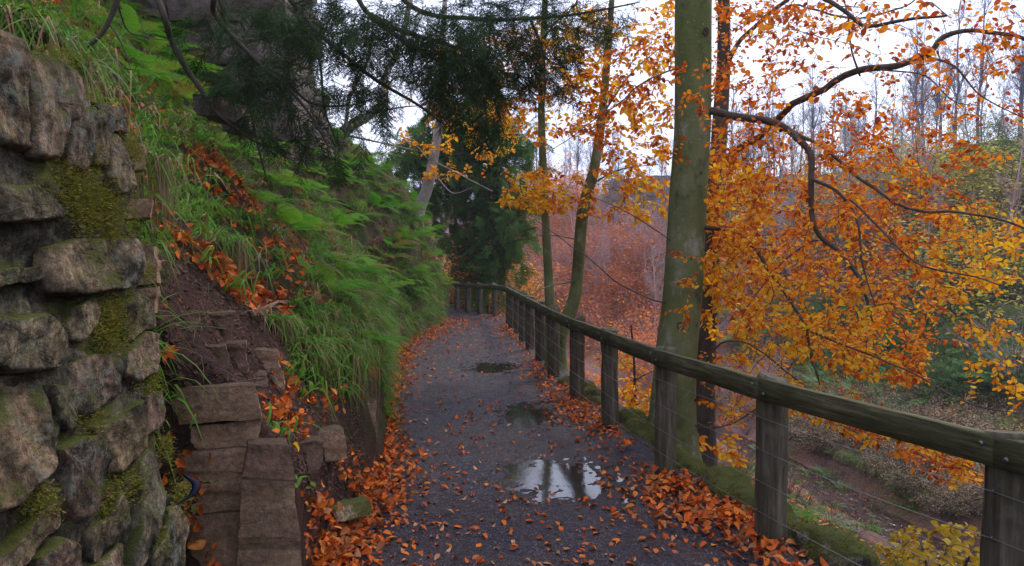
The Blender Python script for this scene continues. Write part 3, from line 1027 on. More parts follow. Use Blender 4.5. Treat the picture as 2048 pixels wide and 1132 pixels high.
def fuzz(mb, pos, nor, n_each, spread, ln, lift=.0):
    """Short mossy leaves standing on points pos with normals nor."""
    k = len(pos) * n_each
    p = np.repeat(pos, n_each, 0)
    nn_ = np.repeat(nor, n_each, 0)
    off = rng.normal(0, 1, (k, 3))
    off -= nn_ * (off * nn_).sum(1)[:, None]
    rr = np.linalg.norm(off, axis=1)
    p = p + off * spread + nn_ * (lift * np.exp(-rr ** 2))[:, None]
    yd = unit(nn_ + rng.normal(0, .55, (k, 3)) + np.array([0, 0, -.1]))
    mb.inst(mtv, mtt, None, p, frames(yd, unit(rng.normal(0, 1, (k, 3)))), U(ln * .6, ln * 1.4, k))


mb = MB()
for (x, y, rx, ry, n) in ((60, 170, 30, 40, 40), (140, 190, 30, 20, 28), (130, 385, 60, 30, 90), (180, 410, 55, 60, 170), (215, 470, 22, 30, 50), (130, 350, 30, 20, 30),
                          (215, 635, 28, 40, 80), (205, 680, 28, 22, 60), (265, 620, 10, 15, 12), (245, 300, 20, 35, 40), (178, 290, 8, 40, 22), (285, 765, 20, 15, 34), (240, 960, 30, 22, 60),
                          (205, 1000, 24, 30, 50), (305, 1080, 10, 20, 22), (318, 890, 7, 22, 20), (345, 990, 14, 26, 26), (100, 230, 20, 60, 18), (280, 540, 8, 16, 16), (40, 900, 10, 20, 8),
                          (60, 1000, 30, 14, 40), (100, 120, 40, 10, 30), (15, 960, 26, 14, 20), (160, 840, 25, 8, 20)):
    for _ in range(n):
        q = on_wall(x + rng.normal(0, .55) * rx, y + rng.normal(0, .55) * ry) + WN * U(.0, .03)
        fuzz(mb, q[None], WN[None] + np.array([[0, 0, .2]]), 26, .02, .0075, .003)
mb.obj('moss', MAT['moss'], kind='stuff', label='green and yellowish moss growing in the joints of the stone wall', cat=None)

# ------------------------------------------------------------------ bedrock blocks at the foot of the bank
DK, PL = MAT['sand_dark'], MAT['sand_pale']
BL = [
    ([(296, 776), (512, 772), (527, 838), (296, 856)], 2.655, .08, DK, 'dark overhanging top slab of the sandstone ledge beside the stone wall'),
    ([(296, 857), (524, 840), (514, 893), (300, 909)], 2.67, .08, DK, 'ochre stained middle layer of the sandstone ledge beside the stone wall'),
    ([(310, 910), (508, 894), (486, 1020), (318, 1036)], 2.65, .12, DK, 'dark brown sandstone block under the layered ledge, above a horizontal crack'),
    ([(320, 1038), (486, 1022), (458, 1500), (320, 1560)], 2.642, .14, DK, 'lowest dark sandstone block below the horizontal crack beside the wall'),
    ([(500, 889), (578, 892), (590, 962), (488, 958)], 2.60, .1, PL, 'pale capstone lying on the scratched upright sandstone block'),
    ([(488, 961), (590, 964), (618, 1400), (456, 1400)], 2.575, .14, DK, 'upright reddish sandstone block with scratched lettering on its face'),
    ([(590, 890), (652, 880), (644, 930), (602, 1010)], None, .1, PL, 'pale wedge of sandstone behind the scratched block'),
    ([(662, 1016), (736, 1002), (740, 1030), (672, 1044)], [3.72, 4.02, 4.0, 3.7], .1, MAT['stone'], 'low flat stone step among fallen leaves at the path edge'),
    ([(690, 812), (752, 800), (754, 884), (690, 892)], 5.25, .3, DK, 'mossy dark rock under the hanging grass at the path edge'),
    ([(618, 870), (690, 858), (696, 915), (628, 930)], None, .1, DK, 'mossy squared rock below the soil patch of the bank'),
    ([(365, 628), (403, 625), (402, 662), (366, 664)], None, .07, PL, 'small pale square block sticking out of the soil, the left one of a pair'),
    ([(414, 626), (468, 624), (464, 656), (414, 659)], None, .07, PL, 'small pale oblong block sticking out of the soil, the right one of a pair'),
    ([(415, 695), (455, 690), (470, 750), (446, 752)], None, .08, PL, 'flaking pale rock face half buried in the red soil, left piece'),
    ([(457, 690), (492, 686), (498, 758), (472, 752)], None, .08, PL, 'flaking pale rock face half buried in the red soil, right piece'),
    ([(505, 700), (560, 705), (562, 745), (508, 748)], None, .12, DK, 'dark square rock in the hollow beside the hanging grass'),
    ([(508, 750), (536, 748), (538, 768), (510, 772)], None, .1, PL, 'small pale cube of rock below the dark hollow beside the hanging grass'),
    ([(498, 774), (530, 770), (534, 796), (500, 800)], None, .1, PL, 'pale rock at the top of the leaf heap beside the ledge'),
    ([(538, 748), (566, 744), (570, 790), (540, 794)], None, .1, DK, 'brown squared rock half behind the dead skirt of the ledge tuft'),
    ([(255, 292), (288, 292), (288, 340), (256, 345)], 2.66, .1, DK, 'brown squared rock jutting out behind the top of the stone wall'),
    ([(240, 400), (300, 400), (298, 436), (242, 440)], 2.64, .1, DK, 'brown squared rock behind the moss covered part of the stone wall'),
    ([(268, 482), (312, 494), (318, 570), (268, 575)], 2.62, .1, DK, 'tall brown bedrock lump behind the corner of the stone wall'),
    ([(268, 578), (318, 574), (312, 630), (268, 636)], 2.6, .1, DK, 'lower brown rock in the soil right behind the wall corner'),
    ([(846, 520), (878, 524), (882, 592), (850, 590)], 18.6, .8, MAT['cliff'], 'far bare rock pillar where the fence meets the bank'),
    ([(385, 185), (440, 190), (442, 232), (392, 228)], 6.4, .5, MAT['cliff'], 'grey rock peeping out of the ferns under the dark conifer boughs'),
    ([(440, 225), (500, 235), (498, 262), (444, 258)], 7.2, .5, MAT['cliff'], 'grey broken rock at the foot of the cliff behind the conifer boughs'),
]
for k, (pts, d, th, mt, lb) in enumerate(BL):
    big = k < 6
    block_px('rock_block', pts, d, th, mt, n=34 if big else 16, amp=.008 if big else .014, strata=.007 if k not in (4, 5) else .002, seed=300 + 11 * k, rnd=.03 if big else .07, lay=.04, back=(-1.3 * th * .35 if k < 22 else 0, 0, 0),
             label=lb, cat='rock', group='sandstone blocks along the foot of the bank')
scr = bpy.data.objects['rock_block.005']
mb = MB()
STROKES = [[(320, 470), (333, 430), (348, 398), (385, 365), (402, 372), (395, 392), (365, 405)], [(365, 405), (385, 432)], [(385, 430), (400, 405), (415, 400), (412, 425), (392, 432)], [(415, 400), (420, 425), (437, 412)],
           [(483, 362), (484, 430)], [(483, 362), (512, 372), (520, 395), (508, 420), (484, 430)], [(604, 355), (580, 378), (575, 400), (590, 420), (612, 404)], [(655, 378), (640, 360), (660, 345), (676, 356), (668, 380), (650, 386)],
           [(690, 380), (700, 340), (718, 336)], [(745, 310), (742, 368)], [(742, 340), (720, 352), (728, 370), (742, 362)], [(800, 382), (855, 356)],
           [(438, 530), (452, 508), (470, 510), (462, 535), (442, 556), (478, 552)], [(500, 512), (488, 532), (500, 550), (514, 530), (500, 512)], [(548, 502), (552, 548)], [(575, 482), (608, 478), (582, 556)],
           [(138, 602), (240, 600), (340, 580), (430, 545)], [(570, 690), (556, 800)], [(842, 600), (846, 622)]]
for st in STROKES:
    mb.tube([P(460 + x * .152, 960 + y * .152, 2.566) - np.array(scr.location) for x, y in st], .0011, 4)
mb.obj('scratched_lettering', rough_mat('scratch', [(.3, .2, .14), (.36, .26, .2)], 20, .9, .1, .1), scr, label='pale scratched handwriting with a date', kind='stuff')

# the small dark oval strap sticking out of the wall end
q = spline([on_wall(318, 1014) + WN * .05, on_wall(327, 995) + WN * .085, on_wall(330, 975) + WN * .09, on_wall(327, 955) + WN * .06], 14)
mb = MB()
e = np.array([.85, .45, .05]) * np.sin(np.linspace(.25, math.pi - .25, 14))[:, None] * .009
for s_ in (1,):
    A, B = q - e, q + e
    th = WN * .004
    Vv = np.vstack([A + th, B + th, A - th, B - th])
    i = np.arange(13)
    Q = np.vstack([np.stack([i, i + 1, i + 15, i + 14], 1), np.stack([i + 28, i + 42, i + 43, i + 29], 1), np.stack([i, i + 28, i + 29, i + 1], 1), np.stack([i + 14, i + 15, i + 43, i + 42], 1)])
    mb.add(Vv, None, Q)
mb.obj('strap', MAT['dark_rubber'], smooth=True, label='small dark blue oval strap sticking out of the end of the stone wall', cat='strap')

# rock cliff under the overhanging conifer
cl = empty('rock_cliff', (-4.6, 12, 3.2), 'brown layered sandstone cliff behind the dark conifer boughs', 'cliff')
z = 3.1
k = 0
while z < 10.5:
    h = U(.35, .95)
    xr = -3.75 + U(-.3, .3) - .03 * (z - 3)
    yf = 11.6 + U(-.35, .35)
    xs = [-8.0]
    while xs[-1] < xr - .9:
        xs.append(xs[-1] + U(.8, 1.9))
    xs[-1] = xr
    for a, b in zip(xs[:-1], xs[1:]):
        dy = U(-.18, .18)
        f = [np.array(v) for v in ((a, yf + dy, z + h), (b - .02, yf + dy, z + h + U(-.04, .04)), (b - .02, yf + dy, z), (a, yf + dy, z))]
        X, Q = hexblock(f + [v + np.array([0, 2.4, 0]) for v in f], 9, .05, .05, .07, 700 + k, .16)
        k += 1
        obj('slab', mesh('slab', X - np.array(cl.location), Q, MAT['cliff'], True), cl)
    z += h + .015

# ------------------------------------------------------------------ timber fence
fence = empty('timber_fence', (.9, 6.5, 0), 'weathered timber post and rail fence with four wires along the gorge side of the path', 'fence')
FO = np.array(fence.location)
NP_ = len(FENCE)
ztop = np.interp(np.arange(NP_), [0, 12, 13, 19], [.985, .95, .9, .84])
for k, (x, y) in enumerate(FENCE):
    mb = MB()
    r = U(.076, .088) if k not in (1, 2, 3) else (.088, .088, .082)[k - 1]
    zz = np.array([-.25, -.02, .1, .3, .5, .7, .85, ztop[k] - .012, ztop[k]])
    rr = r * (1 + U(-.035, .035, 9))
    rr[-1] *= .9
    lean = rng.normal(0, .008, 2)
    pts = np.stack([lean[0] * zz + rng.normal(0, .003, 9), lean[1] * zz + rng.normal(0, .003, 9), zz], 1)
    mb.tube(pts, rr, 16)
    V = mb.V[0]
    sh = fbm(V + k * 5, 6, 3, 5) * .008
    V[:, 0] += sh
    V[:, 1] += fbm(V + k * 5 + 40, 6, 3, 6) * .008
    mb.obj('post', MAT['post'], fence, smooth=False, loc=Vector((x, y, -.02)) - Vector(FO))
for o in [c for c in bpy.data.objects if c.name.startswith('post')]:
    for p in o.data.polygons:
        p.use_smooth = len(p.vertices) == 4


def rail_mesh(L, h=.122, t=.046):
    mb = MB()
    n = max(6, int(L / .08))
    xs = np.linspace(-L / 2, L / 2, n)
    b = .003
    sec = [(-t / 2 + b, -h / 2), (t / 2 - b, -h / 2), (t / 2, -h / 2 + b), (t / 2, h / 2 - b), (t / 2 - b, h / 2), (-t / 2 + b, h / 2), (-t / 2, h / 2 - b), (-t / 2, -h / 2 + b)]
    V = np.array([[(x, a, c) for a, c in sec] for x in xs])
    V[..., 1] += .005 * fbm(V + U(0, 50), 3, 3, 4)
    V[..., 2] += .006 * fbm(V + U(0, 50), 2, 3, 8)
    i = np.arange(n - 1)[:, None] * 8
    j = np.arange(8)[None]
    Q = np.stack([i + j, i + (j + 1) % 8, i + 8 + (j + 1) % 8, i + 8 + j], -1).reshape(-1, 4)
    F = [Q, np.array([list(range(7, -1, -1)), [(n - 1) * 8 + q for q in range(8)]])]
    return mesh('rail', V.reshape(-1, 3), F, MAT['rail'])


off = .075
ln = unit(np.gradient(FA, axis=0))
side = np.stack([-ln[:, 1], ln[:, 0]], 1)      # towards the path
side *= np.where((side[:, :1] < 0) | (side[:, 1:] < 0), 1, -1)
RA = FA + side * off
joints = [0, 1, 3, 5, 7, 9, 11, 12, 13, 14, 15, 16, 17, 18, 19]
cuts = [0, 1, 2, 3, 4, 5, 6, 7, 8, 9, 10, 11, 12, 13, 14, 15, 16, 17, 18, 19]
for a, b in zip(cuts[:-1], cuts[1:]):
    p, q = RA[a], RA[b]
    z0, z1 = ztop[a] - .088, ztop[b] - .088
    d = q - p
    L = math.hypot(*d)
    o = obj('rail', rail_mesh(L - .004), fence, Vector(((p[0] + q[0]) / 2, (p[1] + q[1]) / 2, (z0 + z1) / 2)) - Vector(FO))
    o.rotation_euler = (0, -math.atan2(z1 - z0, L), math.atan2(d[1], d[0]))
    if a < 8:                              # bolt heads and a nail where the rail meets its posts
        for ex, ez in ((-L / 2 + .045, .022), (L / 2 - .05, -.018)):
            mb = MB()
            sg = 1 if (Matrix.Rotation(math.atan2(d[1], d[0]), 3, 'Z') @ Vector((0, 1, 0))).dot(Vector((*side[a], 0))) > 0 else -1
            mb.tube([(ex, sg * .024, ez), (ex, sg * .034, ez)], .0095, 8)
            mb.obj('bolt', MAT['iron'], o)
for hz in (.72, .54, .36, .19):
    mb = MB()
    WA = FA + side * .094
    pts = []
    for a in range(NP_ - 1):
        t = np.linspace(0, 1, 7)[:-1]
        s_ = WA[a] * (1 - t)[:, None] + WA[a + 1] * t[:, None]
        zf = hz / .96 * (ztop[a] * (1 - t) + ztop[a + 1] * t) - .02 * np.sin(t * math.pi) * U(.2, 1)
        pts.append(np.hstack([s_, zf[:, None]]))
    mb.tube(np.vstack(pts) - FO, .0018, 5)
    w = mb.obj('wire', MAT['iron'], fence)
    mb = MB()
    for a in range(1, 9):
        c = np.array([*WA[a], hz / .96 * ztop[a]]) - FO
        t = np.array([ln[a][0], ln[a][1], 0])
        sd = np.array([*side[a], 0])
        mb.tube([c - np.array([0, 0, .008]) - sd * .012, c - np.array([0, 0, .006]) + sd * .004, c + np.array([0, 0, .006]) + sd * .004, c + np.array([0, 0, .008]) - sd * .012], .0022, 4)
    mb.obj('staple', MAT['iron'], w, kind='stuff')

# ------------------------------------------------------------------ leaves and branches
def leaf_tpl(fold=.14, curl=.12, twist=0.0, w=.31):
    xy = np.array([(0, 0), (-.7 * w, .2), (-w, .45), (-.76 * w, .73), (0, 1), (.76 * w, .73), (w, .45), (.7 * w, .2), (0, .35), (0, .7), (-.02, -.22), (.02, -.22)])
    z = fold * np.abs(xy[:, 0]) / w * .5 - curl * xy[:, 1] ** 2 + twist * xy[:, 0] * xy[:, 1]
    V = np.column_stack([xy, z])
    T = np.array([(0, 8, 1), (1, 8, 2), (2, 8, 9), (2, 9, 3), (3, 9, 4), (0, 7, 8), (7, 6, 8), (6, 9, 8), (6, 5, 9), (5, 4, 9), (10, 11, 0)])
    return V, T


def lobed_tpl():
    ang = np.radians([-90, -40, -20, 5, 28, 45, 70, 90, 110, 135, 152, 175, 200, 220])
    rad = np.array([.08, .5, .3, .62, .36, .72, .42, .85, .42, .72, .36, .62, .3, .5])
    V = np.column_stack([rad * np.cos(ang), rad * np.sin(ang) + .15, .12 * rad * np.cos(3 * ang) + .1 * rad])
    V = np.vstack([V, [[0, .15, 0]]])
    n = len(ang)
    return V, np.array([(14, i, (i + 1) % n) for i in range(n)])


TPL = [leaf_tpl(.14, .12), leaf_tpl(.3, .3, .3), leaf_tpl(.05, .25, -.3), leaf_tpl(.35, -.2, .2)]
FALL = [leaf_tpl(.5, .5, .3), leaf_tpl(.6, -.4, -.4), leaf_tpl(.1, .15, .3), leaf_tpl(.8, .2, .8), leaf_tpl(-.3, -.5, .3)]
LOBE = lobed_tpl()
QV = np.array([(0, 0, 0), (-.3, .5, .06), (0, 1, -.1), (.3, .5, .06), (0, .5, -.02)])
QT = np.array([(0, 4, 1), (1, 4, 2), (0, 3, 4), (3, 2, 4)])


def put_leaves(mb, pos, Rm, sc, tpls=TPL):
    k = rng.integers(0, len(tpls), len(pos))
    for i, (v, t) in enumerate(tpls):
        m = k == i
        if m.any():
            mb.inst(v, t, None, pos[m], Rm[m], np.asarray(sc)[m])


def poly_targets(poly, n, d0, d1):
    p = np.array(poly, float)
    out = []
    while len(out) < n:
        x, y = U(p[:, 0].min(), p[:, 0].max()), U(p[:, 1].min(), p[:, 1].max())
        if inpoly(np.array([x]), np.array([y]), poly)[0]:
            out.append(P(x, y, U(d0, d1)))
    return np.array(out)


class Net:
    """Branch network: limbs first, then each target is joined to the nearest wood grown so far."""
    def __init__(s):
        s.N = np.zeros((60000, 3))
        s.R = np.zeros(60000)
        s.n = 0
        s.mb = MB()

    def limb(s, pts, r0, r1, n=28, sides=8, mb=None, wob=.02):
        c = spline(pts, n)
        L = np.linalg.norm(c[-1] - c[0])
        c[1:] += (np.stack([fbm(c[1:] + 60 * q, 1.6, 3, 5 + q) for q in range(3)], 1)) * wob * min(L, 3)
        r = np.linspace(1, 0, n) ** .8 * (r0 - r1) + r1
        (mb or s.mb).tube(c, r * (1 + .1 * fbm(c, 6, 2, 3)), sides)
        s.N[s.n:s.n + n], s.R[s.n:s.n + n] = c, r
        s.n += n
        return c

    def join(s, targets, sag=.05, rmin=.0022, k=.007, mb=None, sides=4, npt=6, far=None):
        targets = np.asarray(targets)
        base = s.N[:s.n].copy()
        d = np.array([np.min(((base - t) ** 2).sum(1)) for t in targets])
        outs = []
        for i in np.argsort(d):
            t = targets[i]
            dd = ((s.N[:s.n] - t) ** 2).sum(1)
            j = int(np.argmin(dd))
            a = s.N[j]
            L = math.sqrt(dd[j])
            if L < .05 or (far and L > far):
                continue
            mid = (a + t) / 2 + np.array([0, 0, sag * L]) + rng.normal(0, .1 * L, 3)
            c = spline([a, mid, t], npt)
            r0 = min(rmin + k * L, max(s.R[j] * .75, rmin))
            r = np.linspace(r0, rmin * .8, npt)
            (mb or s.mb).tube(c, r, sides, cap=False)
            s.N[s.n:s.n + npt - 1], s.R[s.n:s.n + npt - 1] = c[1:], r[1:]
            s.n += npt - 1
            outs.append(c)
        return outs


def twig_leaves(curves, size, per=9, span=.5, droop=.35, flat=.5):
    """Alternate leaves along the outer end of each twig."""
    pos, yd, up, sc = [], [], [], []
    for c in curves:
        L = np.linalg.norm(c[-1] - c[0])
        u = np.linspace(max(0, 1 - span / max(L, .1)), 1, per)
        i = np.clip(u * (len(c) - 1), 0, len(c) - 1.001)
        a = i.astype(int)
        p = c[a] + (c[a + 1] - c[a]) * (i - a)[:, None]
        t = unit(c[a + 1] - c[a])
        upv = unit(np.array([rng.normal(0, flat), rng.normal(0, flat), 1]))
        sd = unit(np.cross(t, upv)) * np.where(np.arange(per) % 2, 1, -1)[:, None]
        y = unit(t * .6 + sd + np.array([0, 0, -droop]) + rng.normal(0, .3, (per, 3)))
        pos.append(p + y * size * .2)
        yd.append(y)
        up.append(np.repeat(upv[None], per, 0) + rng.normal(0, .45, (per, 3)))
        sc.append(size * U(.6, 1.2, per))
    if not pos:
        return np.zeros((0, 3)), np.zeros((0, 3, 3)), np.zeros(0)
    return np.vstack(pos), frames(np.vstack(yd), np.vstack(up)), np.concatenate(sc)


def foliage(root, pos, Rm, sc, mat, n_single, part='leaf', stuffname='foliage', minpx=9.5, tpls=TPL, lab=None):
    """The n_single leaves that show largest are parts of their own, the rest one stuff part."""
    px, py = project(pos)
    vis = (px > 0) & (px < 2048) & (py > 0) & (py < 1132)
    size = sc * LENS_PX / pos[:, 1]
    o = np.argsort(-np.where(vis, size, 0))
    sel = [i for i in o[:n_single] if size[i] >= minpx and vis[i]]
    base = np.array(root.location)
    mes = [mesh(part, v, t, mat) for v, t in tpls] if sel else []
    for i in sel:
        ob = obj(part, mes[rng.integers(len(mes))], root)
        M = Matrix(Rm[i].tolist()).to_4x4()
        ob.rotation_euler = M.to_euler()
        ob.location = Vector(pos[i] - base)
        ob.scale = (sc[i],) * 3
    m = np.ones(len(pos), bool)
    m[sel] = False
    mb = MB()
    put_leaves(mb, pos[m] - base, Rm[m], sc[m], tpls)
    return mb.obj(stuffname, mat, root, kind='stuff')


def px_line(pts):
    return [P(*p) for p in pts]


def trunk_mesh(pts, rad, mat, root, sides=20, n=60, rough=.03, flare=0):
    c = spline(pts, n)
    r = np.interp(np.linspace(0, 1, n), np.linspace(0, 1, len(rad)), rad)
    mb = MB()
    mb.tube(c, r, sides)
    V = mb.V[0]
    k = n * sides
    cc = np.repeat(c, sides, 0)
    rad_d = V[:k] - cc
    V[:k] += rad_d * (rough * 4 * fbm(V[:k] * np.array([1, 1, .35]), 2.2, 4, 11))[:, None]
    if flare:
        hgt = (V[:k, 2] - c[0, 2])
        th = np.arctan2(rad_d[:, 1], rad_d[:, 0])
        V[:k] += rad_d * (flare * np.exp(-hgt / .4) * (.6 + .6 * np.cos(th * 4 + .6)))[:, None]
    V -= np.array(root.location)
    return mb.obj('trunk', mat, root, smooth=True), c


# ---- main beech
gz = float(ground_z(1.5, 6.35))
beech = empty('beech_tree', (1.5, 6.35, gz), 'tall thick grey green beech right behind the fence with a huge spread of orange leaves', 'tree')
BO = np.array(beech.location)
tp = [P(1343, 1010, 6.4), P(1344, 880, 6.4), P(1353, 700, 6.4), P(1363, 600, 6.4), P(1375, 400, 6.4), P(1385, 240, 6.4), P(1386, 0, 6.4), P(1392, -400, 6.4), P(1380, -900, 6.5)]
tr, _ = trunk_mesh(tp, [.25, .205, .188, .178, .172, .165, .165, .14, .1], MAT['beech_bark'], beech, 30, 110, .016, .9)
mb = MB()
KN = [(1400, 75, .036), (1352, 648, .036), (1392, 350, .014), (1405, 150, .014)]
for (x, y, r) in KN:                     # branch scars
    c = P(x, y, 6.4)
    ax = spline(tp, 200)
    a = ax[np.argmin(np.abs(ax[:, 2] - c[2]))]
    o = np.array([c[0] - a[0], 0, 0])
    rr = .172
    yy = -math.sqrt(max(rr ** 2 - min(abs(o[0]), rr * .95) ** 2, 0))
    ctr = np.array([c[0], a[1] + yy, c[2]])
    nrm = unit(ctr - a * np.array([1, 1, 0]) - np.array([0, 0, c[2]]))
    t1 = np.array([0, 0, 1.0])
    t2 = unit(np.cross(nrm, t1))
    th = np.linspace(0, 2 * math.pi, 14)
    for f, h in ((.8, .008),):
        ring = ctr + f * r * (np.cos(th)[:, None] * t2 + 1.25 * np.sin(th)[:, None] * t1) + nrm * (h + .006)
        mb.tube(ring - BO, r * .16, 6, False)
    dish = ctr + .6 * r * (np.cos(th)[:, None] * t2 + 1.25 * np.sin(th)[:, None] * t1) + nrm * .008
    mb.add(np.vstack([dish[:-1] - BO, [ctr - BO - nrm * .01]]), [(i, (i + 1) % 13, 13) for i in range(13)])
mb.obj('branch_scar', MAT['bark_dark'], tr, smooth=True)
net = Net()
LIMBS = [
    ([(1395, 236, 6.4), (1430, 230, 6.3), (1480, 233, 6.1), (1540, 252, 5.9), (1600, 300, 5.7), (1625, 370, 5.6), (1642, 450, 5.6), (1690, 505, 5.5), (1730, 600, 5.3), (1745, 640, 5.2)], .06, .008),
    ([(1622, 362, 5.62), (1680, 385, 5.4), (1712, 440, 5.2), (1722, 520, 5.1), (1750, 610, 5.0)], .022, .006),
    ([(1560, 262, 5.85), (1660, 318, 5.5), (1790, 395, 5.0), (1940, 440, 4.5), (2080, 480, 4.2)], .024, .006),
    ([(1400, 445, 6.4), (1470, 455, 6.1), (1522, 500, 5.9), (1560, 580, 5.7), (1598, 640, 5.5), (1622, 700, 5.4), (1636, 775, 5.3)], .034, .007),
    ([(1602, 655, 5.5), (1680, 690, 5.3), (1800, 735, 5.0), (1920, 800, 4.8), (2040, 830, 4.6)], .013, .004),
    ([(1636, 480, 5.6), (1560, 530, 5.7), (1500, 620, 5.6), (1470, 700, 5.5)], .012, .004),
    ([(1385, 130, 6.35), (1330, 150, 6.2), (1250, 200, 6.0), (1160, 260, 5.9), (1090, 310, 5.8)], .013, .003),
    ([(1350, 610, 6.35), (1250, 572, 6.2), (1150, 490, 6.0), (1070, 435, 5.9)], .011, .003),
    ([(1345, 480, 6.35), (1270, 430, 6.3), (1190, 395, 6.3)], .009, .003),
    ([(1390, 850, 6.3), (1460, 842, 6.1), (1530, 800, 5.9), (1590, 720, 5.7)], .011, .003),
    ([(1390, 800, 6.3), (1430, 700, 6.0), (1500, 690, 5.8), (1600, 780, 5.5), (1700, 850, 5.3), (1850, 900, 5.1), (1980, 950, 4.9)], .014, .004),
    ([(1390, -150, 6.4), (1480, -90, 6.0), (1600, -20, 5.2), (1750, 30, 4.6), (1900, 20, 4.2)], .04, .008),
    ([(1700, 400, 5.25), (1830, 520, 4.8), (1960, 560, 4.5), (2070, 590, 4.3)], .012, .004),
]
for pts, r0, r1 in LIMBS:
    mb = MB()
    c = net.limb(px_line(pts), r0 * .66, r1 * .8, 44, 9, mb, .045)
    mb.V[0] -= BO
    mb.obj('limb', MAT['bark_limb'], beech, smooth=True)
reg = [
    ([(1425, 230), (1560, 240), (1700, 270), (1850, 320), (1960, 400), (2048, 420), (2048, 580), (1950, 590), (1870, 650), (1890, 700), (1840, 760), (1700, 730), (1560, 660), (1460, 580), (1420, 420)], 900, 4.7, 8.6),
    ([(1425, 300), (1560, 330), (1760, 420), (1880, 520), (1850, 720), (1700, 700), (1500, 600), (1425, 560)], 260, 5, 8),
    ([(1425, 0), (1680, 0), (1640, 120), (1560, 220), (1425, 200)], 150, 5, 8.2),
    ([(1680, 0), (2048, 0), (2048, 240), (1850, 250), (1720, 150)], 56, 4.6, 8),
    ([(1640, 150), (1900, 260), (2048, 330), (1900, 330), (1650, 260)], 90, 5, 8),
    ([(1560, 745), (1700, 820), (1900, 880), (1985, 960), (1900, 985), (1760, 900), (1600, 830)], 130, 4.9, 6.6),
    ([(1400, 700), (1560, 700), (1620, 860), (1420, 860)], 50, 5.6, 7.5),
    ([(1900, 640), (2048, 640), (2048, 790), (1930, 780)], 36, 4.6, 6),
    ([(1430, 560), (1600, 640), (1880, 740), (1840, 780), (1640, 740), (1480, 690)], 210, 5, 7.6),
    ([(1440, 700), (1640, 760), (1900, 860), (1985, 880), (1985, 960), (1840, 930), (1600, 850), (1450, 800)], 90, 5, 7),
    ([(1110, 140), (1345, 60), (1345, 330), (1180, 330)], 120, 5.9, 7.2),
    ([(1330, 100), (1420, 100), (1420, 380), (1340, 320)], 16, 5.6, 6.0),
    ([(1300, 500), (1420, 480), (1410, 800), (1320, 640)], 14, 5.7, 6.1),
    ([(1500, 20), (1900, 20), (1880, 140), (1560, 140)], 10, 3.3, 4.0),
]
mbt = MB()
cur = []
for poly, n, a, b in reg:
    cur += net.join(poly_targets(poly, n, a, b), mb=mbt, k=.006, rmin=.002)
net.join(poly_targets([(1425, 0), (2048, 0), (2048, 700), (1850, 760), (1560, 680), (1425, 560)], 420, 4.7, 8.4), mb=mbt, k=.005, rmin=.0018)
net.join(poly_targets([(1420, 640), (1700, 740), (2000, 900), (1960, 980), (1480, 860)], 120, 5, 7), mb=mbt, k=.005, rmin=.0018)
mbt.V = [v - BO for v in mbt.V]
mbt.obj('twigs', MAT['bark_dark'], beech, kind='stuff')
pos, Rm, sc = twig_leaves(cur, .052, 9, .5)
px, py = project(pos)
yel = (fbm(pos, .8, 3, 77) + .9 * np.clip((px - 1850) / 200, 0, 1) * np.clip((py - 330) / 100, 0, 1) - .3 * (py < 330) + rng.normal(0, .2, len(pos)) + .25 * np.clip((py - 380) / 200, 0, 1)) > .34
foliage(beech, pos[~yel], Rm[~yel], sc[~yel], MAT['leaf_orange'], 210)
foliage(beech, pos[yel], Rm[yel], sc[yel], MAT['leaf_yellow'], 90, stuffname='yellow_foliage')

# ---- dark tree behind the beech
dk = empty('dark_tree', (2.6, 8.8, float(ground_z(2.6, 8.8))), 'dark brown trunk close behind the big beech with a limb rising across the sky', 'tree')
DO = np.array(dk.location)
trunk_mesh([np.array([2.52, 8.8, DO[2] - .2]), P(1408, 800, 8.8), P(1417, 600, 8.8), P(1428, 400, 8.8), P(1440, 250, 8.8), P(1448, 60, 8.8), P(1440, -300, 8.8)], [.17, .14, .12, .11, .1, .08, .05], MAT['bark_dark'], dk, 14, 50, .03, .2)
net2 = Net()
for pts, r0, r1 in [([(1432, 330, 8.8), (1500, 290, 8.2), (1590, 215, 7.4), (1700, 160, 6.8), (1800, 125, 6.4), (1850, 104, 6.2), (1890, 64, 6.1), (1950, 55, 6.0), (2070, 85, 5.9)], .075, .02),
                    ([(1440, 190, 8.8), (1470, 95, 8.6), (1530, 40, 8.4), (1600, -20, 8.2)], .06, .03),
                    ([(1835, 108, 6.25), (1900, 130, 6.1), (1960, 190, 6.0), (2060, 240, 5.9)], .02, .005),
                    ([(1720, 152, 6.7), (1700, 90, 6.6), (1690, 20, 6.5), (1670, -30, 6.4)], .018, .008),
                    ([(1760, 140, 6.5), (1840, 150, 6.3), (1900, 200, 6.1), (1960, 210, 6)], .014, .004),
                    ([(1590, 10, 8), (1700, 40, 7.4), (1800, 20, 6.8), (1860, -30, 6.6)], .022, .008)]:
    mb = MB()
    net2.limb(px_line(pts), r0 * .56, r1 * .7, 44, 8, mb, .045)
    mb.V[0] -= DO
    mb.obj('limb', MAT['bark_limb'], dk, smooth=True)
mbt = MB()
cur = net2.join(poly_targets([(1440, 0), (2048, 0), (2048, 260), (1850, 260), (1560, 230)], 150, 5.8, 7.6), mb=mbt, k=.006)
cur2 = net2.join(poly_targets([(1402, 300), (1446, 300), (1440, 700), (1400, 700)], 34, 7.6, 8.5), mb=mbt, k=.005)
cur2 += net2.join(poly_targets([(1425, 330), (1520, 300), (1560, 480), (1500, 700), (1425, 640)], 110, 7, 8.8), mb=mbt, k=.006)
mbt.V = [v - DO for v in mbt.V]
mbt.obj('twigs', MAT['bark_dark'], dk, kind='stuff')
pos, Rm, sc = twig_leaves(cur[::3], .07, 6, .4)
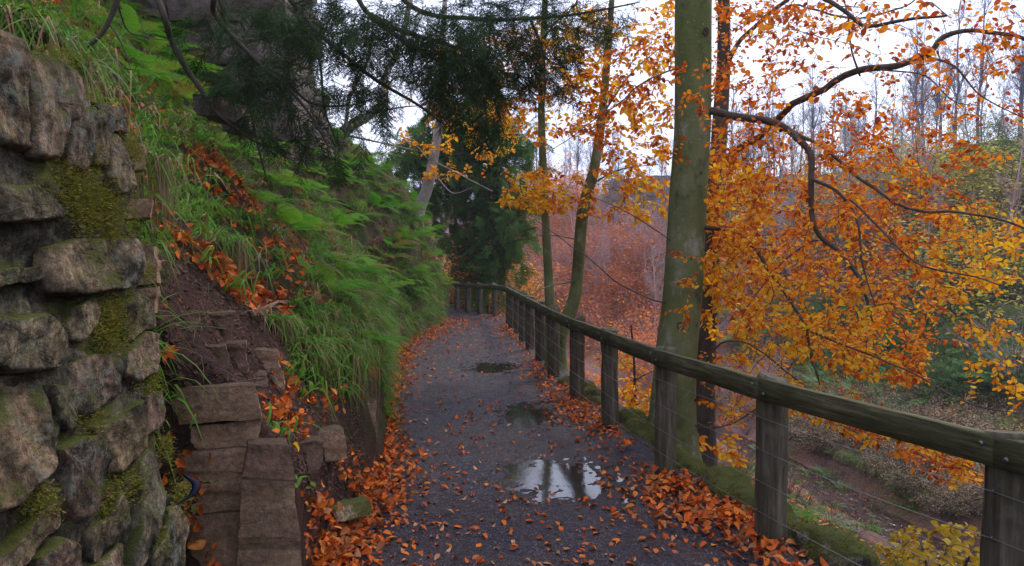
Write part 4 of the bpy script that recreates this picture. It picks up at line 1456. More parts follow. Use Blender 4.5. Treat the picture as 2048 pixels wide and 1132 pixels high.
foliage(dk, pos, Rm, sc, MAT['leaf_orange'], 120)
pos, Rm, sc = twig_leaves(cur2, .085, 10, .5)
foliage(dk, pos, Rm, sc, MAT['leaf_yellow'], 150, stuffname='yellow_foliage')


# ---- slim trees in the middle
def slim_tree(label, tpx, rad, mat, regs, limbs, leafmat, size, per=9, minpx=9.5, nsing=200, name='beech_tree', groundy=None, alt=None):
    b = P(*tpx[0])
    bx, byy = b[0], b[1]
    g = float(ground_z(bx, byy)) if groundy is None else groundy
    root = empty(name, (bx, byy, g), label, 'tree')
    O = np.array(root.location)
    trunk_mesh([np.array([bx, byy, g - .2])] + px_line(tpx), rad, mat, root, 12, 60, .02, .15)
    nw = Net()
    dummy = MB()
    nw.limb(px_line(tpx), .03, .02, 40, 4, dummy, 0)
    for pts, r0, r1 in limbs:
        mb = MB()
        nw.limb(px_line(pts), r0, r1, 22, 6, mb, .015)
        mb.V[0] -= O
        mb.obj('limb', mat, root, smooth=True)
    mbt = MB()
    cu = []
    for poly, n, a, bb in regs:
        cu += nw.join(poly_targets(poly, n, a, bb), mb=mbt, k=.006, rmin=.003)
    mbt.V = [v - O for v in mbt.V]
    mbt.obj('twigs', MAT['bark_dark'], root, kind='stuff')
    if leafmat:
        pos, Rm, sc = twig_leaves(cu, size, per, .5)
        if alt:
            m = fbm(pos, .9, 3, 31) + rng.normal(0, .15, len(pos)) > .26
            foliage(root, pos[m], Rm[m], sc[m], alt, nsing // 2, stuffname='orange_foliage', minpx=minpx)
            pos, Rm, sc = pos[~m], Rm[~m], sc[~m]
        foliage(root, pos, Rm, sc, leafmat, nsing, minpx=minpx)
    return root


slim_tree('slender straight young beech just beyond the far part of the fence, thinnest of the trunks', [(1101, 640, 10.2), (1092, 450, 10.2), (1085, 300, 10.2), (1083, 180, 10.2), (1090, 0, 10.2), (1096, -250, 10.2)],
          [.09, .075, .06, .055, .05, .045, .03], MAT['beech_bark'],
          [([(930, 60), (1170, 20), (1180, 260), (1060, 300), (950, 230)], 190, 8.5, 11.5), ([(1000, 340), (1130, 340), (1120, 430), (1000, 410)], 55, 8.6, 10.2)],
          [([(1086, 330, 10.2), (1060, 350, 9.8), (1010, 375, 9.2)], .012, .004), ([(1084, 200, 10.2), (1020, 150, 9.6), (960, 120, 9.2)], .014, .005),
           ([(1088, 60, 10.2), (1140, 20, 9.8), (1180, -40, 9.4)], .015, .005)], MAT['leaf_yellow'], .085, alt=MAT['leaf_orange'])
slim_tree('leaning young beech with yellow orange leaves and a mossy foot, beyond the fence', [(1118, 680, 9.9), (1150, 590, 9.9), (1165, 430, 9.9), (1190, 330, 9.9), (1205, 220, 9.9), (1216, 100, 9.9), (1235, -150, 9.9)],
          [.15, .12, .09, .085, .075, .06, .05, .03], MAT['beech_bark'],
          [([(1120, 20), (1350, 0), (1350, 320), (1230, 330), (1130, 280)], 210, 8.4, 11.2), ([(1110, 330), (1270, 320), (1340, 350), (1330, 440), (1190, 450), (1100, 420)], 80, 8.4, 10)],
          [([(1180, 370, 9.9), (1240, 340, 9.5), (1320, 330, 9.1)], .014, .004), ([(1205, 230, 9.9), (1260, 150, 9.6), (1330, 90, 9.3)], .016, .005),
           ([(1172, 410, 9.9), (1130, 390, 9.5), (1080, 385, 9.2)], .011, .004), ([(1155, 560, 9.9), (1090, 575, 9.6), (1060, 590, 9.4)], .012, .004),
           ([(1160, 480, 9.9), (1100, 470, 9.6), (1040, 475, 9.4)], .01, .003)], MAT['leaf_yellow'], .085, alt=MAT['leaf_orange'])
slim_tree('pale leaning trunk rooted on the edge of the bank in front of the dark conifer', [(836, 430, 17.4), (856, 372, 17.4), (870, 300, 17.4), (880, 230, 17.4), (884, 130, 17.4), (890, 0, 17.4)],
          [.19, .16, .14, .12, .1, .09, .06], MAT['bark_pale'],
          [([(850, 60), (1010, 120), (1040, 300), (940, 330), (850, 250)], 120, 15.5, 18), ([(800, 250), (900, 300), (960, 360), (850, 360)], 22, 16, 17.4)],
          [([(868, 322, 17.4), (920, 350, 16.8), (985, 382, 16.4)], .018, .008), ([(872, 350, 17.4), (905, 385, 17), (945, 375, 16.8)], .014, .006), ([(878, 250, 17.4), (940, 220, 17), (1010, 230, 16.6)], .022, .01),
           ([(865, 330, 17.4), (830, 290, 17.2), (790, 280, 17)], .016, .006)], MAT['leaf_yellow'], .12, 9, 9.5, 60, 'slender_tree', 2.0)
slim_tree('bare gnarled pale tree arching over the top of the bank', [(640, 330, 16), (690, 262, 16), (735, 232, 16), (765, 205, 16), (772, 150, 16), (800, 90, 16), (830, -40, 16)],
          [.16, .15, .13, .11, .09, .08, .07, .05], MAT['bark_pale'],
          [([(640, 60), (860, 80), (870, 300), (760, 320), (680, 250)], 110, 14.5, 17)],
          [([(742, 228, 16), (800, 215, 15.6), (850, 210, 15.3)], .03, .008), ([(770, 185, 16), (790, 155, 15.8), (815, 165, 15.6), (825, 200, 15.5)], .025, .008), ([(690, 262, 16), (700, 190, 16), (735, 120, 16), (745, 40, 16)], .05, .02),
           ([(680, 270, 16), (760, 285, 15.8), (830, 300, 15.6)], .028, .006)], MAT['leaf_yellow'], .1, 1, 9.5, 0, 'bare_tree', 4.2)
slim_tree('low sapling of yellow and orange leaves between the fence posts and the big beech', [(1270, 800, 8.6), (1268, 720, 8.6), (1262, 650, 8.6)],
          [.03, .02, .016, .01], MAT['bark_dark'],
          [([(1200, 690), (1320, 720), (1315, 850), (1240, 830), (1190, 740)], 42, 7.6, 9), ([(1360, 860), (1500, 880), (1480, 930), (1370, 910)], 16, 6.6, 7.4)],
          [([(1268, 760, 8.6), (1310, 740, 8.2)], .008, .003)], MAT['leaf_yellow'], .08, 8, 9.5, 120, 'beech_sapling', alt=MAT['leaf_orange'])

# ---- needle sprays
def spray_tpl(L=.3, ns=6, nl=.02, nw=.007, gap=.016, flop=.25, sr=np.random.default_rng(3)):
    mb = MB()

    def rowof(p0, d, ln, nlen):
        n = max(3, int(ln / gap))
        t = (np.arange(n) + .5) / n
        pos = p0 + d * (t * ln)[:, None]
        pos[:, 2] -= flop * (t * ln) ** 2 * 3
        sd = np.array([-d[1], d[0], 0])
        for s_ in (-1, 1):
            yd = unit(d * .55 + sd * s_ + sr.normal(0, .16, (n, 3)))
            mb.inst(np.array([(-nw / 2, 0, 0), (nw / 2, 0, 0), (0, nlen, 0)]), np.array([(0, 1, 2)]), None, pos, frames(yd, np.tile([0, 0, 1.0], (n, 1)) + sr.normal(0, .3, (n, 3))), 1.0)
        e = pos[[0, n // 2, -1]]
        w = np.array([-d[1], d[0], 0]) * .0022
        mb.add(np.vstack([e - w, e + w]), [(0, 1, 4), (0, 4, 3), (1, 2, 5), (1, 5, 4)])
    rowof(np.zeros(3), np.array([0, 1.0, 0]), L, nl)
    for k in range(ns):
        for s_ in (-1, 1):
            y = L * (.12 + .75 * (k + .3 * s_ + .3) / ns)
            a = math.radians(s_ * (46 + sr.normal(0, 8)))
            rowof(np.array([0, y, -flop * y * y * 3]), np.array([math.sin(a), math.cos(a), sr.normal(-.1, .12)]), L * U(.28, .5) * (1 - .5 * k / ns), nl * .9)
    return np.vstack(mb.V), np.vstack(mb.T)


SPR = [spray_tpl(.34, 6, flop=.35), spray_tpl(.28, 5, flop=.7), spray_tpl(.38, 7, flop=.2)]
SPRF = [spray_tpl(.3, 5, .05, .016, .024), spray_tpl(.26, 5, .045, .016, .022, .6)]


def put_sprays(mb, curves, tpls, sc, hang=.5, extra=1):
    pos, yd = [], []
    for c in curves:
        for e in range(extra):
            u = 1 - e / max(extra, 1) * .7
            k = min(int(u * (len(c) - 1)), len(c) - 2)
            pos.append(c[k + 1] if e == 0 else c[k])
            yd.append(unit(c[k + 1] - c[k]) + np.array([0, 0, -hang]) + rng.normal(0, .35, 3))
    pos, yd = np.array(pos), unit(np.array(yd))
    put_leaves(mb, pos, frames(yd, np.tile([0, 0, 1.0], (len(pos), 1)) + rng.normal(0, .35, (len(pos), 3))), sc * U(.7, 1.3, len(pos)), tpls)


yew = empty('yew_tree', (-6, 9, 5.7), 'dark overhanging conifer boughs that reach across the top of the picture from the bank', 'tree')
YO = np.array(yew.location)
trunk_mesh([YO - [0, 0, .4], YO + [.3, -.3, 2.5], YO + [.6, -.5, 6]], [.4, .33, .22], MAT['bark_dark'], yew, 14, 30, .04, .3)
ny = Net()
T0 = YO + np.array([.35, -.3, 2.6])
YL = [
    [T0 + [0, 0, -.8], P(290, -60, 6.2), P(345, 90, 6.2), P(400, 180, 6.2), P(440, 235, 6.2), P(510, 285, 6.3), P(560, 300, 6.3)],
    [T0 + [0, 0, -.2], P(400, -70, 6.6), P(450, 40, 6.6), P(485, 120, 6.6), P(500, 220, 6.6), P(530, 350, 6.4)],
    [T0 + [0, 0, .1], P(520, -80, 6.8), P(620, 50, 6.8), P(740, 150, 6.7), P(830, 205, 6.6), P(890, 250, 6.6)],
    [T0 + [.05, 0, .3], P(620, -120, 7), P(740, 30, 7), P(860, 110, 6.9), P(960, 160, 6.8), P(1050, 185, 6.8)],
    [T0 + [.05, 0, .6], P(700, -140, 7.2), P(820, 10, 7.2), P(950, 38, 7.2), P(1080, 36, 7.2), P(1180, 25, 7.2), P(1280, 5, 7.2)],
    [P(485, 120, 6.6), P(560, 150, 6.6), P(620, 205, 6.6), P(700, 210, 6.6), P(770, 188, 6.6)],
    [P(1060, 36, 7.2), P(1085, 100, 7.1), P(1092, 180, 7.0)],
    [P(620, 50, 6.8), P(640, 130, 6.7), P(650, 220, 6.6), P(680, 300, 6.5)],
    [T0 + [0, 0, -.6], P(380, -90, 5.8), P(430, 30, 5.8), P(520, 130, 5.9), P(600, 200, 6.0), P(660, 300, 6.0)],
    [P(740, 30, 7), P(800, 60, 6.8), P(900, 90, 6.8), P(1000, 120, 6.7)],
]
for i, L in enumerate(YL):
    mb = MB()
    ny.limb(np.array(L), .034 if i not in (5, 6, 7) else .016, .006, 40, 7, mb, .006)
    mb.V[0] -= YO
    mb.obj('limb', MAT['bark_dark'], yew, smooth=True)
mbt, mbn = MB(), MB()
YR = [([(480, 0), (1000, 0), (1010, 140), (960, 180), (880, 200), (820, 160), (700, 130), (600, 90)], 450, 6.0, 7.6, .85),
      ([(960, 0), (1285, 0), (1250, 50), (1140, 90), (1150, 170), (1080, 190), (960, 180)], 270, 6.6, 7.5, .8),
      ([(850, 60), (1000, 80), (1000, 290), (930, 260), (850, 200)], 120, 6.2, 7.2, .85),
      ([(430, 100), (600, 100), (720, 190), (740, 260), (700, 300), (660, 330), (560, 290), (460, 240)], 125, 5.6, 6.9, .85),
      ([(320, 0), (620, 0), (640, 150), (520, 180), (420, 180), (350, 90)], 90, 5.6, 7, .8),
      ([(640, 120), (820, 170), (780, 240), (680, 230)], 30, 6.2, 7, .85)]
for poly, n, a, b, s_ in YR:
    put_sprays(mbn, ny.join(poly_targets(poly, n, a, b), mb=mbt, k=.006, rmin=.0022, sag=-.03), SPR, s_, .7, 2)
mbt.V = [v - YO for v in mbt.V]
mbn.V = [v - YO for v in mbn.V]
mbt.obj('twigs', MAT['bark_dark'], yew, kind='stuff')
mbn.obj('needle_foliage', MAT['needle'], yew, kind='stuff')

# bare dark bough at top left and hanging strings
bb = empty('dead_branch', tuple(P(215, 20, 3.6)), 'bare dark curved branch hanging down at the top left above the stone wall', 'branch')
mb = MB()
nb = Net()
nb.limb(px_line([(260, -80, 3.6), (235, 0, 3.6), (205, 65, 3.6), (165, 98, 3.6), (122, 108, 3.6)]), .017, .006, 30, 7, mb, .006)
nb.limb(px_line([(218, 45, 3.6), (245, 90, 3.6), (262, 140, 3.6)]), .005, .002, 14, 5, mb, .02)
nb.limb(px_line([(233, 0, 3.6), (255, 60, 3.7), (300, 75, 3.8), (335, 80, 3.8)]), .005, .002, 18, 5, mb, .02)
nb.join(poly_targets([(130, 60), (300, 40), (330, 110), (250, 150)], 26, 3.5, 4.1), mb=mb, k=.004, rmin=.0012)
mb.V = [v - np.array(bb.location) for v in mb.V]
mb.obj('wood', MAT['bark_dark'], bb, smooth=True)

# ---- drooping conifer beyond the bend
cf = empty('drooping_conifer', (-1.1, 24.2, float(ground_z(-1.1, 24.2))), 'dense dark green conifer with drooping boughs beyond the bend of the path', 'tree')
CO = np.array(cf.location)
trunk_mesh([CO - [0, 0, .3], CO + [0, 0, 3], CO + [-.1, 0, 6], CO + [-.3, 0, 9.5]], [.28, .22, .16, .05], MAT['bark_dark'], cf, 12, 30, .03, .2)
nc = Net()
CL = [(1.6, 955, 585), (2.2, 985, 565), (2.6, 890, 490), (3.2, 1040, 505), (3.6, 862, 430), (4.0, 1052, 448), (4.4, 835, 390), (4.8, 1058, 380), (5.2, 800, 345), (5.6, 1068, 318), (5.9, 770, 312), (6.2, 1062, 282), (6.6, 840, 282),
      (3.0, 920, 555), (4.2, 975, 525), (5.0, 900, 410), (5.4, 1000, 430), (6.8, 960, 245), (3.4, 985, 550), (2.9, 1015, 535), (3.8, 1048, 475), (4.6, 930, 460), (5.1, 1030, 400), (5.8, 900, 330), (6.0, 980, 340), (6.4, 1020, 300), (4.9, 870, 400), (7.0, 905, 262), (7.2, 1010, 262), (6.1, 780, 330), (6.5, 812, 300), (5.6, 850, 355), (7.0, 830, 268), (6.3, 872, 300), (5.9, 760, 345), (4.2, 1062, 410), (3.6, 1040, 480), (2.8, 1000, 560), (2.4, 940, 580)]
for (zh, ex, ez) in CL:
    e = P(ex, ez, U(21, 24.5))
    s0 = CO + np.array([0, 0, zh + 1.0])
    mb = MB()
    nc.limb([s0, (s0 + e) / 2 + np.array([0, 0, .5]), e], .035, .008, 16, 5, mb, .02)
    mb.V[0] -= CO
    mb.obj('limb', MAT['bark_dark'], cf, smooth=True)
mbt, mbn = MB(), MB()
nl = nc.n
tg = []
for c0 in range(0, nl, 16):
    c = nc.N[c0:c0 + 16]
    for _ in range(34):
        u = U(.2, 1.0)
        k = u * 15
        a = int(min(k, 14))
        p = c[a] + (c[a + 1] - c[a]) * (k - a)
        tg.append(p + rng.normal(0, 1, 3) * np.array([.3, .4, .16]) + np.array([0, 0, -.22 * R01()]))
put_sprays(mbn, nc.join(np.array(tg), mb=mbt, k=.006, rmin=.005, sag=.05), SPRF, 1.9, .8, 2)
mbt.V = [v - CO for v in mbt.V]
mbn.V = [v - CO for v in mbn.V]
mbt.obj('twigs', MAT['bark_dark'], cf, kind='stuff')
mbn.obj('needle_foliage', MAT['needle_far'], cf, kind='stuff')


# ---- bare trees on the skyline
def bare_proto(seed, H, mat, spread=.45, nb=26):
    r = np.random.default_rng(seed)
    tk, cr = MB(), MB()
    n = 14
    z = np.linspace(0, H, n)
    c = np.stack([np.cumsum(r.normal(0, .07, n)), np.cumsum(r.normal(0, .07, n)), z], 1)
    c -= c[0] * np.array([1, 1, 0])
    rad = np.linspace(.105, .02, n) * H / 10
    tk.tube(c, rad, 7)

    def br(p, d, L, r0, lev):
        m = 6
        q = [p]
        for k in range(m - 1):
            d = unit(d + r.normal(0, .16, 3) + np.array([0, 0, .1]))
            q.append(q[-1] + d * L / (m - 1))
        q = np.array(q)
        cr.tube(q, np.linspace(r0, max(r0 * .3, .005), m), 4 if lev < 2 else 3, cap=False)
        if lev < 3:
            for k in range((5, 4, 3)[lev]):
                j = r.integers(1, m)
                dd = unit(d + r.normal(0, .65, 3) + np.array([0, 0, .15]))
                br(q[j], dd, L * r.uniform(.35, .6), max(r0 * .45, .008), lev + 1)
    for k in range(nb // 2):
        t = r.uniform(.3, .97)
        i = t * (n - 1)
        a = int(i)
        p = c[a] + (c[min(a + 1, n - 1)] - c[a]) * (i - a)
        an = r.uniform(0, 2 * math.pi)
        br(p, unit(np.array([math.cos(an) * spread, math.sin(an) * spread, r.uniform(.5, 1.1)])), H * r.uniform(.16, .32) * (1.15 - t * .6), rad[a] * .5, 0)
    return tk.mesh('trunk', mat, True), cr.mesh('crown', mat)


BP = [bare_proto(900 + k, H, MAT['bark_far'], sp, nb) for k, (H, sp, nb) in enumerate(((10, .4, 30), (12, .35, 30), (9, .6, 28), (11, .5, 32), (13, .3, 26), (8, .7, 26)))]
GB = 'bare trees along the top of the far slope'
n = 0
tries = 0
while n < 112 and tries < 4000:
    tries += 1
    x = U(980, 2120)
    d = U(40, 95)
    wx = (x - 1024) / LENS_PX * d
    ds, sd = dist_line(np.array(wx), np.array(d), STREAM)
    if sd > 0 or ds < 21 or ds > 48:
        continue
    g = float(ground_z(wx, d))
    tk, cr = BP[rng.integers(len(BP))]
    near = x > 1750
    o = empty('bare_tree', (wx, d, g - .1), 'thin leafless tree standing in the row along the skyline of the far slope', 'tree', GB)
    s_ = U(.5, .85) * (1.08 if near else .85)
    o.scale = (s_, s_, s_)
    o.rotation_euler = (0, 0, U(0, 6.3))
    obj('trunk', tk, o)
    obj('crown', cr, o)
    n += 1
for k in range(10):                       # a few more beyond the bend, behind the conifer
    wx, d = U(-14, -3), U(44, 62)
    tk, cr = BP[rng.integers(len(BP))]
    o = empty('bare_tree', (wx, d, float(ground_z(wx, d)) - .1), 'leafless tree rising behind the drooping conifer beyond the bend', 'tree', 'bare trees behind the conifer')
    o.rotation_euler = (0, 0, U(0, 6.3))
    obj('trunk', tk, o)
    obj('crown', cr, o)

# ------------------------------------------------------------------ plants of the bank
def blades(n, L0, L1, w, out, drop, seg=6, bias=0.0, up=.9, r0=.05, seed=1):
    r = np.random.default_rng(seed)
    ph = r.normal(0, 1.0, n) if bias > .5 else r.uniform(0, 2 * math.pi, n)
    L = r.uniform(L0, L1, n)
    o = out * r.uniform(.5, 1.4, n)
    dr = drop * r.uniform(.6, 1.4, n)
    uz = up * r.uniform(.5, 1.1, n)
    b = np.stack([r.normal(0, r0, n), r.normal(0, r0, n), np.zeros(n)], 1)
    dx = np.stack([np.cos(ph), np.sin(ph), 0 * ph], 1)
    t = np.linspace(0, 1, seg + 1)[None, :, None]
    C = b[:, None] + L[:, None, None] * (dx[:, None] * (o[:, None, None] * (t + .35 * t ** 2)) + np.array([0, 0, 1.]) * (uz[:, None, None] * t - dr[:, None, None] * t ** 2.2))
    sd = np.stack([-np.sin(ph), np.cos(ph), 0 * ph], 1)[:, None] + r.normal(0, .25, (n, 1, 3))
    W = w * r.uniform(.7, 1.3, n)[:, None, None] * (1 - t ** 1.6 * .92)
    A, B = C - sd * W, C + sd * W
    m = seg + 1
    V = np.concatenate([A, B], 1).reshape(-1, 3)
    i = np.arange(seg)
    q = np.stack([i, i + 1, m + i + 1, m + i], 1)
    return V, (q[None] + (np.arange(n) * 2 * m)[:, None, None]).reshape(-1, 4)


TUFT = []
for k in range(4):
    TUFT.append((mesh('grass_tuft', *blades(75, .2, .42, .0042, .5, .75, seed=k + 1), MAT['grass'], True), mesh('dead_blades', *blades(40, .18, .36, .0036, .45, 1.25, up=.5, seed=k + 21), MAT['grass_dead'], True)))
HANG = []
for k in range(4):
    HANG.append((mesh('grass_tuft', *blades(90, .18, .36, .0045, .6, 1.15, bias=1, up=.6, seed=k + 31, r0=.06), MAT['grass'], True), mesh('dead_blades', *blades(120, .28, .56, .0036, .24, 1.35, bias=1, up=.28, seed=k + 41, r0=.07), MAT['grass_dead'], True)))
SHORT = [(mesh('grass_tuft', *blades(70, .1, .24, .0035, .45, .5, seed=k + 61), MAT['grass'], True), mesh('dead_blades', *blades(14, .1, .2, .003, .5, .8, seed=k + 71), MAT['grass_dead'], True)) for k in range(3)]

FERNPOLY = [[(430, 300), (560, 270), (700, 265), (800, 340), (860, 470), (890, 560), (800, 600), (700, 560), (640, 600), (560, 480), (460, 340)], [(250, 30), (420, 0), (480, 270), (400, 280), (300, 220)]]
LEAFPOLY = [[(140, 170), (240, 200), (320, 420), (440, 530), (580, 590), (575, 640), (430, 600), (300, 480), (280, 300)], [(410, 270), (520, 290), (560, 440), (470, 420), (330, 330)], [(640, 640), (800, 640), (760, 760), (660, 700)]]
SOILPOLY = [[(300, 470), (420, 560), (520, 660), (560, 790), (540, 900), (300, 790)], [(540, 790), (690, 800), (660, 900), (560, 900)]]


def inany(px, py, polys):
    m = np.zeros(np.shape(px), bool)
    for p in polys:
        m |= inpoly(px, py, p)
    return m


def thin(pos, dmin):
    keep = []
    for i, p in enumerate(pos):
        if all(((p - pos[j]) ** 2).sum() > (dmin * (.6 + .05 * p[1])) ** 2 for j in keep):
            keep.append(i)
    return np.array(keep, int)


pos, nor, dn = bank_sample(4200, 2.3, 20, .06, .8, 1.2)
pos2, nor2, dn2 = bank_sample(3600, 7.5, 20, .03, .72, .3)
pos, nor, dn = np.vstack([pos, pos2]), np.vstack([nor, nor2]), np.vstack([dn, dn2])
sh_ = rng.permutation(len(pos))
pos, nor, dn = pos[sh_], nor[sh_], dn[sh_]
px, py = project(pos)
vis = (px > -120) & (px < 960) & (py > -60) & (py < 900) & ~((pos[:, 2] < .68) & (pos[:, 1] < 7.2))
fern_m = inany(px, py, FERNPOLY) & (pos[:, 2] > .9)
soil_m = inany(px, py, SOILPOLY) & (pos[:, 1] < 4.6)
drift_m = inany(px, py, LEAFPOLY) & (pos[:, 1] < 7)
GG = 'tufts of wood rush on the bank'
cand = np.where(vis & ~soil_m & (~fern_m | (R01(len(pos)) < .55)) & (~drift_m | (R01(len(pos)) < .2)) & (pos[:, 2] > .35))[0]
allc = cand[thin(pos[cand], .14)]
cand = allc[:228]
TL = {'t': 'arching tuft of green wood rush growing among leaves on the bank', 's': 'short fresh green grass tuft on the far lower part of the bank'}
for i in cand:
    far = pos[i, 1] > 9 and pos[i, 2] < 2
    src = SHORT if (far and R01() < .6) else TUFT
    g, d = src[rng.integers(len(src))]
    s_ = U(.75, 1.15) * (1.25 if far else 1)
    h = math.atan2(nor[i, 1], nor[i, 0])
    o = obj('grass_tuft', g, None, pos[i] - nor[i] * .02, TL['s' if src is SHORT else 't'], 'grass tuft', GG if src is TUFT else 'short grass tufts on the lower bank')
    o.scale = (s_,) * 3
    o.rotation_euler = (0, .35, h)
    obj('dead_blades', d, o)
hp, hn, hd = bank_sample(900, 4.25, 8.6, .1, .5, .6)
m = np.where((hp[:, 2] > .86) & (hp[:, 2] < 1.25) & (hn[:, 0] > .1))[0]
m = m[thin(hp[m], .15)][:34]
for i in m:
    g, d = HANG[rng.integers(4)]
    o = obj('grass_tuft', g, None, hp[i] + np.array([.02, 0, .02]), 'wood rush tuft hanging over the rock ledge with a skirt of dead brown blades', 'grass tuft', 'hanging tufts along the ledge')
    s_ = U(.8, 1.1)
    o.scale = (s_,) * 3
    o.rotation_euler = (0, .15, math.atan2(hn[i, 1], hn[i, 0]) + U(-.3, .3) - .25)
    obj('dead_blades', d, o)
for (x, y, d_, s_, lb) in ((95, 60, 2.6, 1.0, 'tuft with long dead brown blades above the stone wall at the top left'), (140, 110, 2.55, .9, 'dead brown grass skirt hanging behind the top of the wall'), (40, 20, 2.5, 1.0, 'dry brown tuft in the very top left corner above the wall'),
                           (235, 230, 2.9, .8, 'dead grass tuft hanging over the leaf drift behind the wall top'), (320, 300, 3.2, .85, 'green rush tuft with dry skirt above the rock behind the wall'), (470, 470, 4.4, .85, 'blue green rush clump drooping in the middle of the bank'),
                           (600, 640, 4.7, 1.05, 'biggest hanging rush tuft with a long brown skirt at the ledge corner'), (665, 655, 5.0, 1.0, 'rush tuft hanging just right of the biggest ledge tuft'), (710, 690, 5.5, .9, 'rush tuft at the right end of the ledge close to the path')):
    g, d = HANG[rng.integers(4)]
    o = obj('grass_tuft', g, None, P(x, y, d_) + np.array([-.05, 0, -.02]), lb, 'grass tuft', 'hanging tufts along the ledge')
    o.scale = (s_,) * 3
    o.rotation_euler = (0, .1, -.5)
    obj('dead_blades', d, o)


# fern fronds
def frond(L, npin, w, droop, seed, lod=0):
    r = np.random.default_rng(seed)
    t = np.linspace(0, 1, 14)
    c = np.stack([.03 * np.sin(t * 3 + seed), L * (t - .12 * t ** 3), L * (.0 * t - droop * t ** 2.2)], 1)
    mb = MB()
    mb.tube(c, np.linspace(.0035, .001, 14), 3, cap=False)
    for k in range(npin):
        u = .12 + .86 * k / npin
        p = np.array([np.interp(u, t, c[:, q]) for q in range(3)])
        tg = unit(np.array([0, 1 - .36 * u ** 2, -2.2 * droop * u ** 1.2]))
        pl = w * math.sin(math.pi * min(1, (u - .05) ** .75)) ** .8 * r.uniform(.9, 1.1) + .006
        for s_ in (-1, 1):
            d = unit(np.array([s_, .42, -.18]) + r.normal(0, .08, 3))
            d = unit(d + tg * .1)
            side = unit(tg - d * (tg @ d))
            if lod:
                hw = pl * .14
                mb.add([p - side * hw * .6, p + d * pl * .45 + side * hw, p + d * pl, p + d * pl * .45 - side * hw], [(0, 2, 1), (0, 3, 2)])
            else:
                m = max(4, int(pl / .0095))
                q = (np.arange(m) + .3) / m
                hw = pl * .19 * np.sin(np.pi * (q * .85 + .15)) ** .7
                base = p + d * (q * pl)[:, None]
                e = pl / m * .45
                for sg in (-1, 1):
                    A, B = base - d * e, base + d * e
                    C = base + d * e * .9 + side * (sg * hw)[:, None] + np.array([0, 0, -.004])
                    T = np.arange(m)
                    mb.add(np.vstack([A, B, C]), np.stack([T, T + m, T + 2 * m], 1))
    return mb


FR = [frond(.62, 24, .13, .35, 1).mesh('frond', MAT['fern']), frond(.5, 22, .11, .5, 2).mesh('frond', MAT['fern']), frond(.72, 26, .14, .22, 3).mesh('frond', MAT['fern'])]
FRD = [frond(.62, 16, .12, .35, 4, 1).mesh('frond', MAT['fern_dark']), frond(.7, 16, .13, .25, 5, 1).mesh('frond', MAT['fern_dark'])]


def fern(loc, nrm, sc, label, group, meshes=FR, nf=7):
    o = empty('fern', loc, label, 'fern', group)
    lean = np.array([nrm[0], nrm[1], 0])
    ax = unit(np.array([0, 0, 1.0]) + lean * .45)
    q = Vector(ax).to_track_quat('Z', 'Y')
    o.rotation_euler = q.to_euler()
    o.scale = (sc,) * 3
    a0 = U(0, 6)
    for k in range(nf):
        f = obj('frond', meshes[rng.integers(len(meshes))], o)
        f.rotation_euler = Matrix(frames(np.array([[math.cos(a0 + k * 6.28 / nf) * 1.0, math.sin(a0 + k * 6.28 / nf), U(.35, .95)]]), np.array([[0, 0, 1.0]]))[0].tolist()).to_euler()
        s_ = U(.75, 1.1)
        f.scale = (s_,) * 3
    return o


mbg, mbd = MB(), MB()
lp, lnn, _ = bank_sample(5000, 6.2, 20.5, .01, .32, .35)
k = np.where((lp[:, 2] > .03) & (lp[:, 2] < 1.5) & (lnn[:, 0] > .15))[0]
k = k[thin(lp[k], .085)]
for n_, i in enumerate(k):
    h_ = math.atan2(lnn[i, 1], lnn[i, 0])
    V, Q = blades(16, .14, .36, .0062, .6, .95, seg=4, bias=1, up=.75, seed=int(i) + 9)
    V = V * U(.7, 1.25) * (1 if lp[i, 2] > .3 else .7)
    V = np.stack([V[:, 0] * math.cos(h_) - V[:, 1] * math.sin(h_), V[:, 0] * math.sin(h_) + V[:, 1] * math.cos(h_), V[:, 2]], 1)
    (mbd if n_ % 6 == 0 else mbg).add(V + lp[i], None, Q)
for i in allc[228:]:
    V, Q = blades(22, .16, .4, .0062, .5, .9, seg=4, seed=int(i))
    V[:, :2] += np.clip(V[:, 2:], 0, 1) * unit(nor[i] * [1, 1, 0])[None, :2] * .5
    (mbg if R01() < .8 else mbd).add(V * U(.8, 1.25) + pos[i], None, Q)
mbg.obj('distant_grass', MAT['grass'], smooth=True, kind='stuff', label='rest of the green tufts covering the bank')
if mbd.n:
    mbd.obj('distant_dead_grass', MAT['grass_dead'], smooth=True, kind='stuff', label='rest of the dry tufts on the bank')
cand = np.where(fern_m & vis)[0]
cand = cand[thin(pos[cand], .26)][:110]
for i in cand:
    fern(pos[i], nor[i], U(.85, 1.3), 'bright green feathery fern growing on the steep bank', 'ferns on the bank')
ex = np.where(vis & ~fern_m & ~soil_m & (pos[:, 1] > 6) & (pos[:, 2] > .8))[0]
ex = ex[thin(pos[ex], .6)][:44]
for i in ex:
    fern(pos[i], nor[i], U(.6, .95), 'small green fern among grass tufts on the farther bank', 'small ferns on the farther bank')

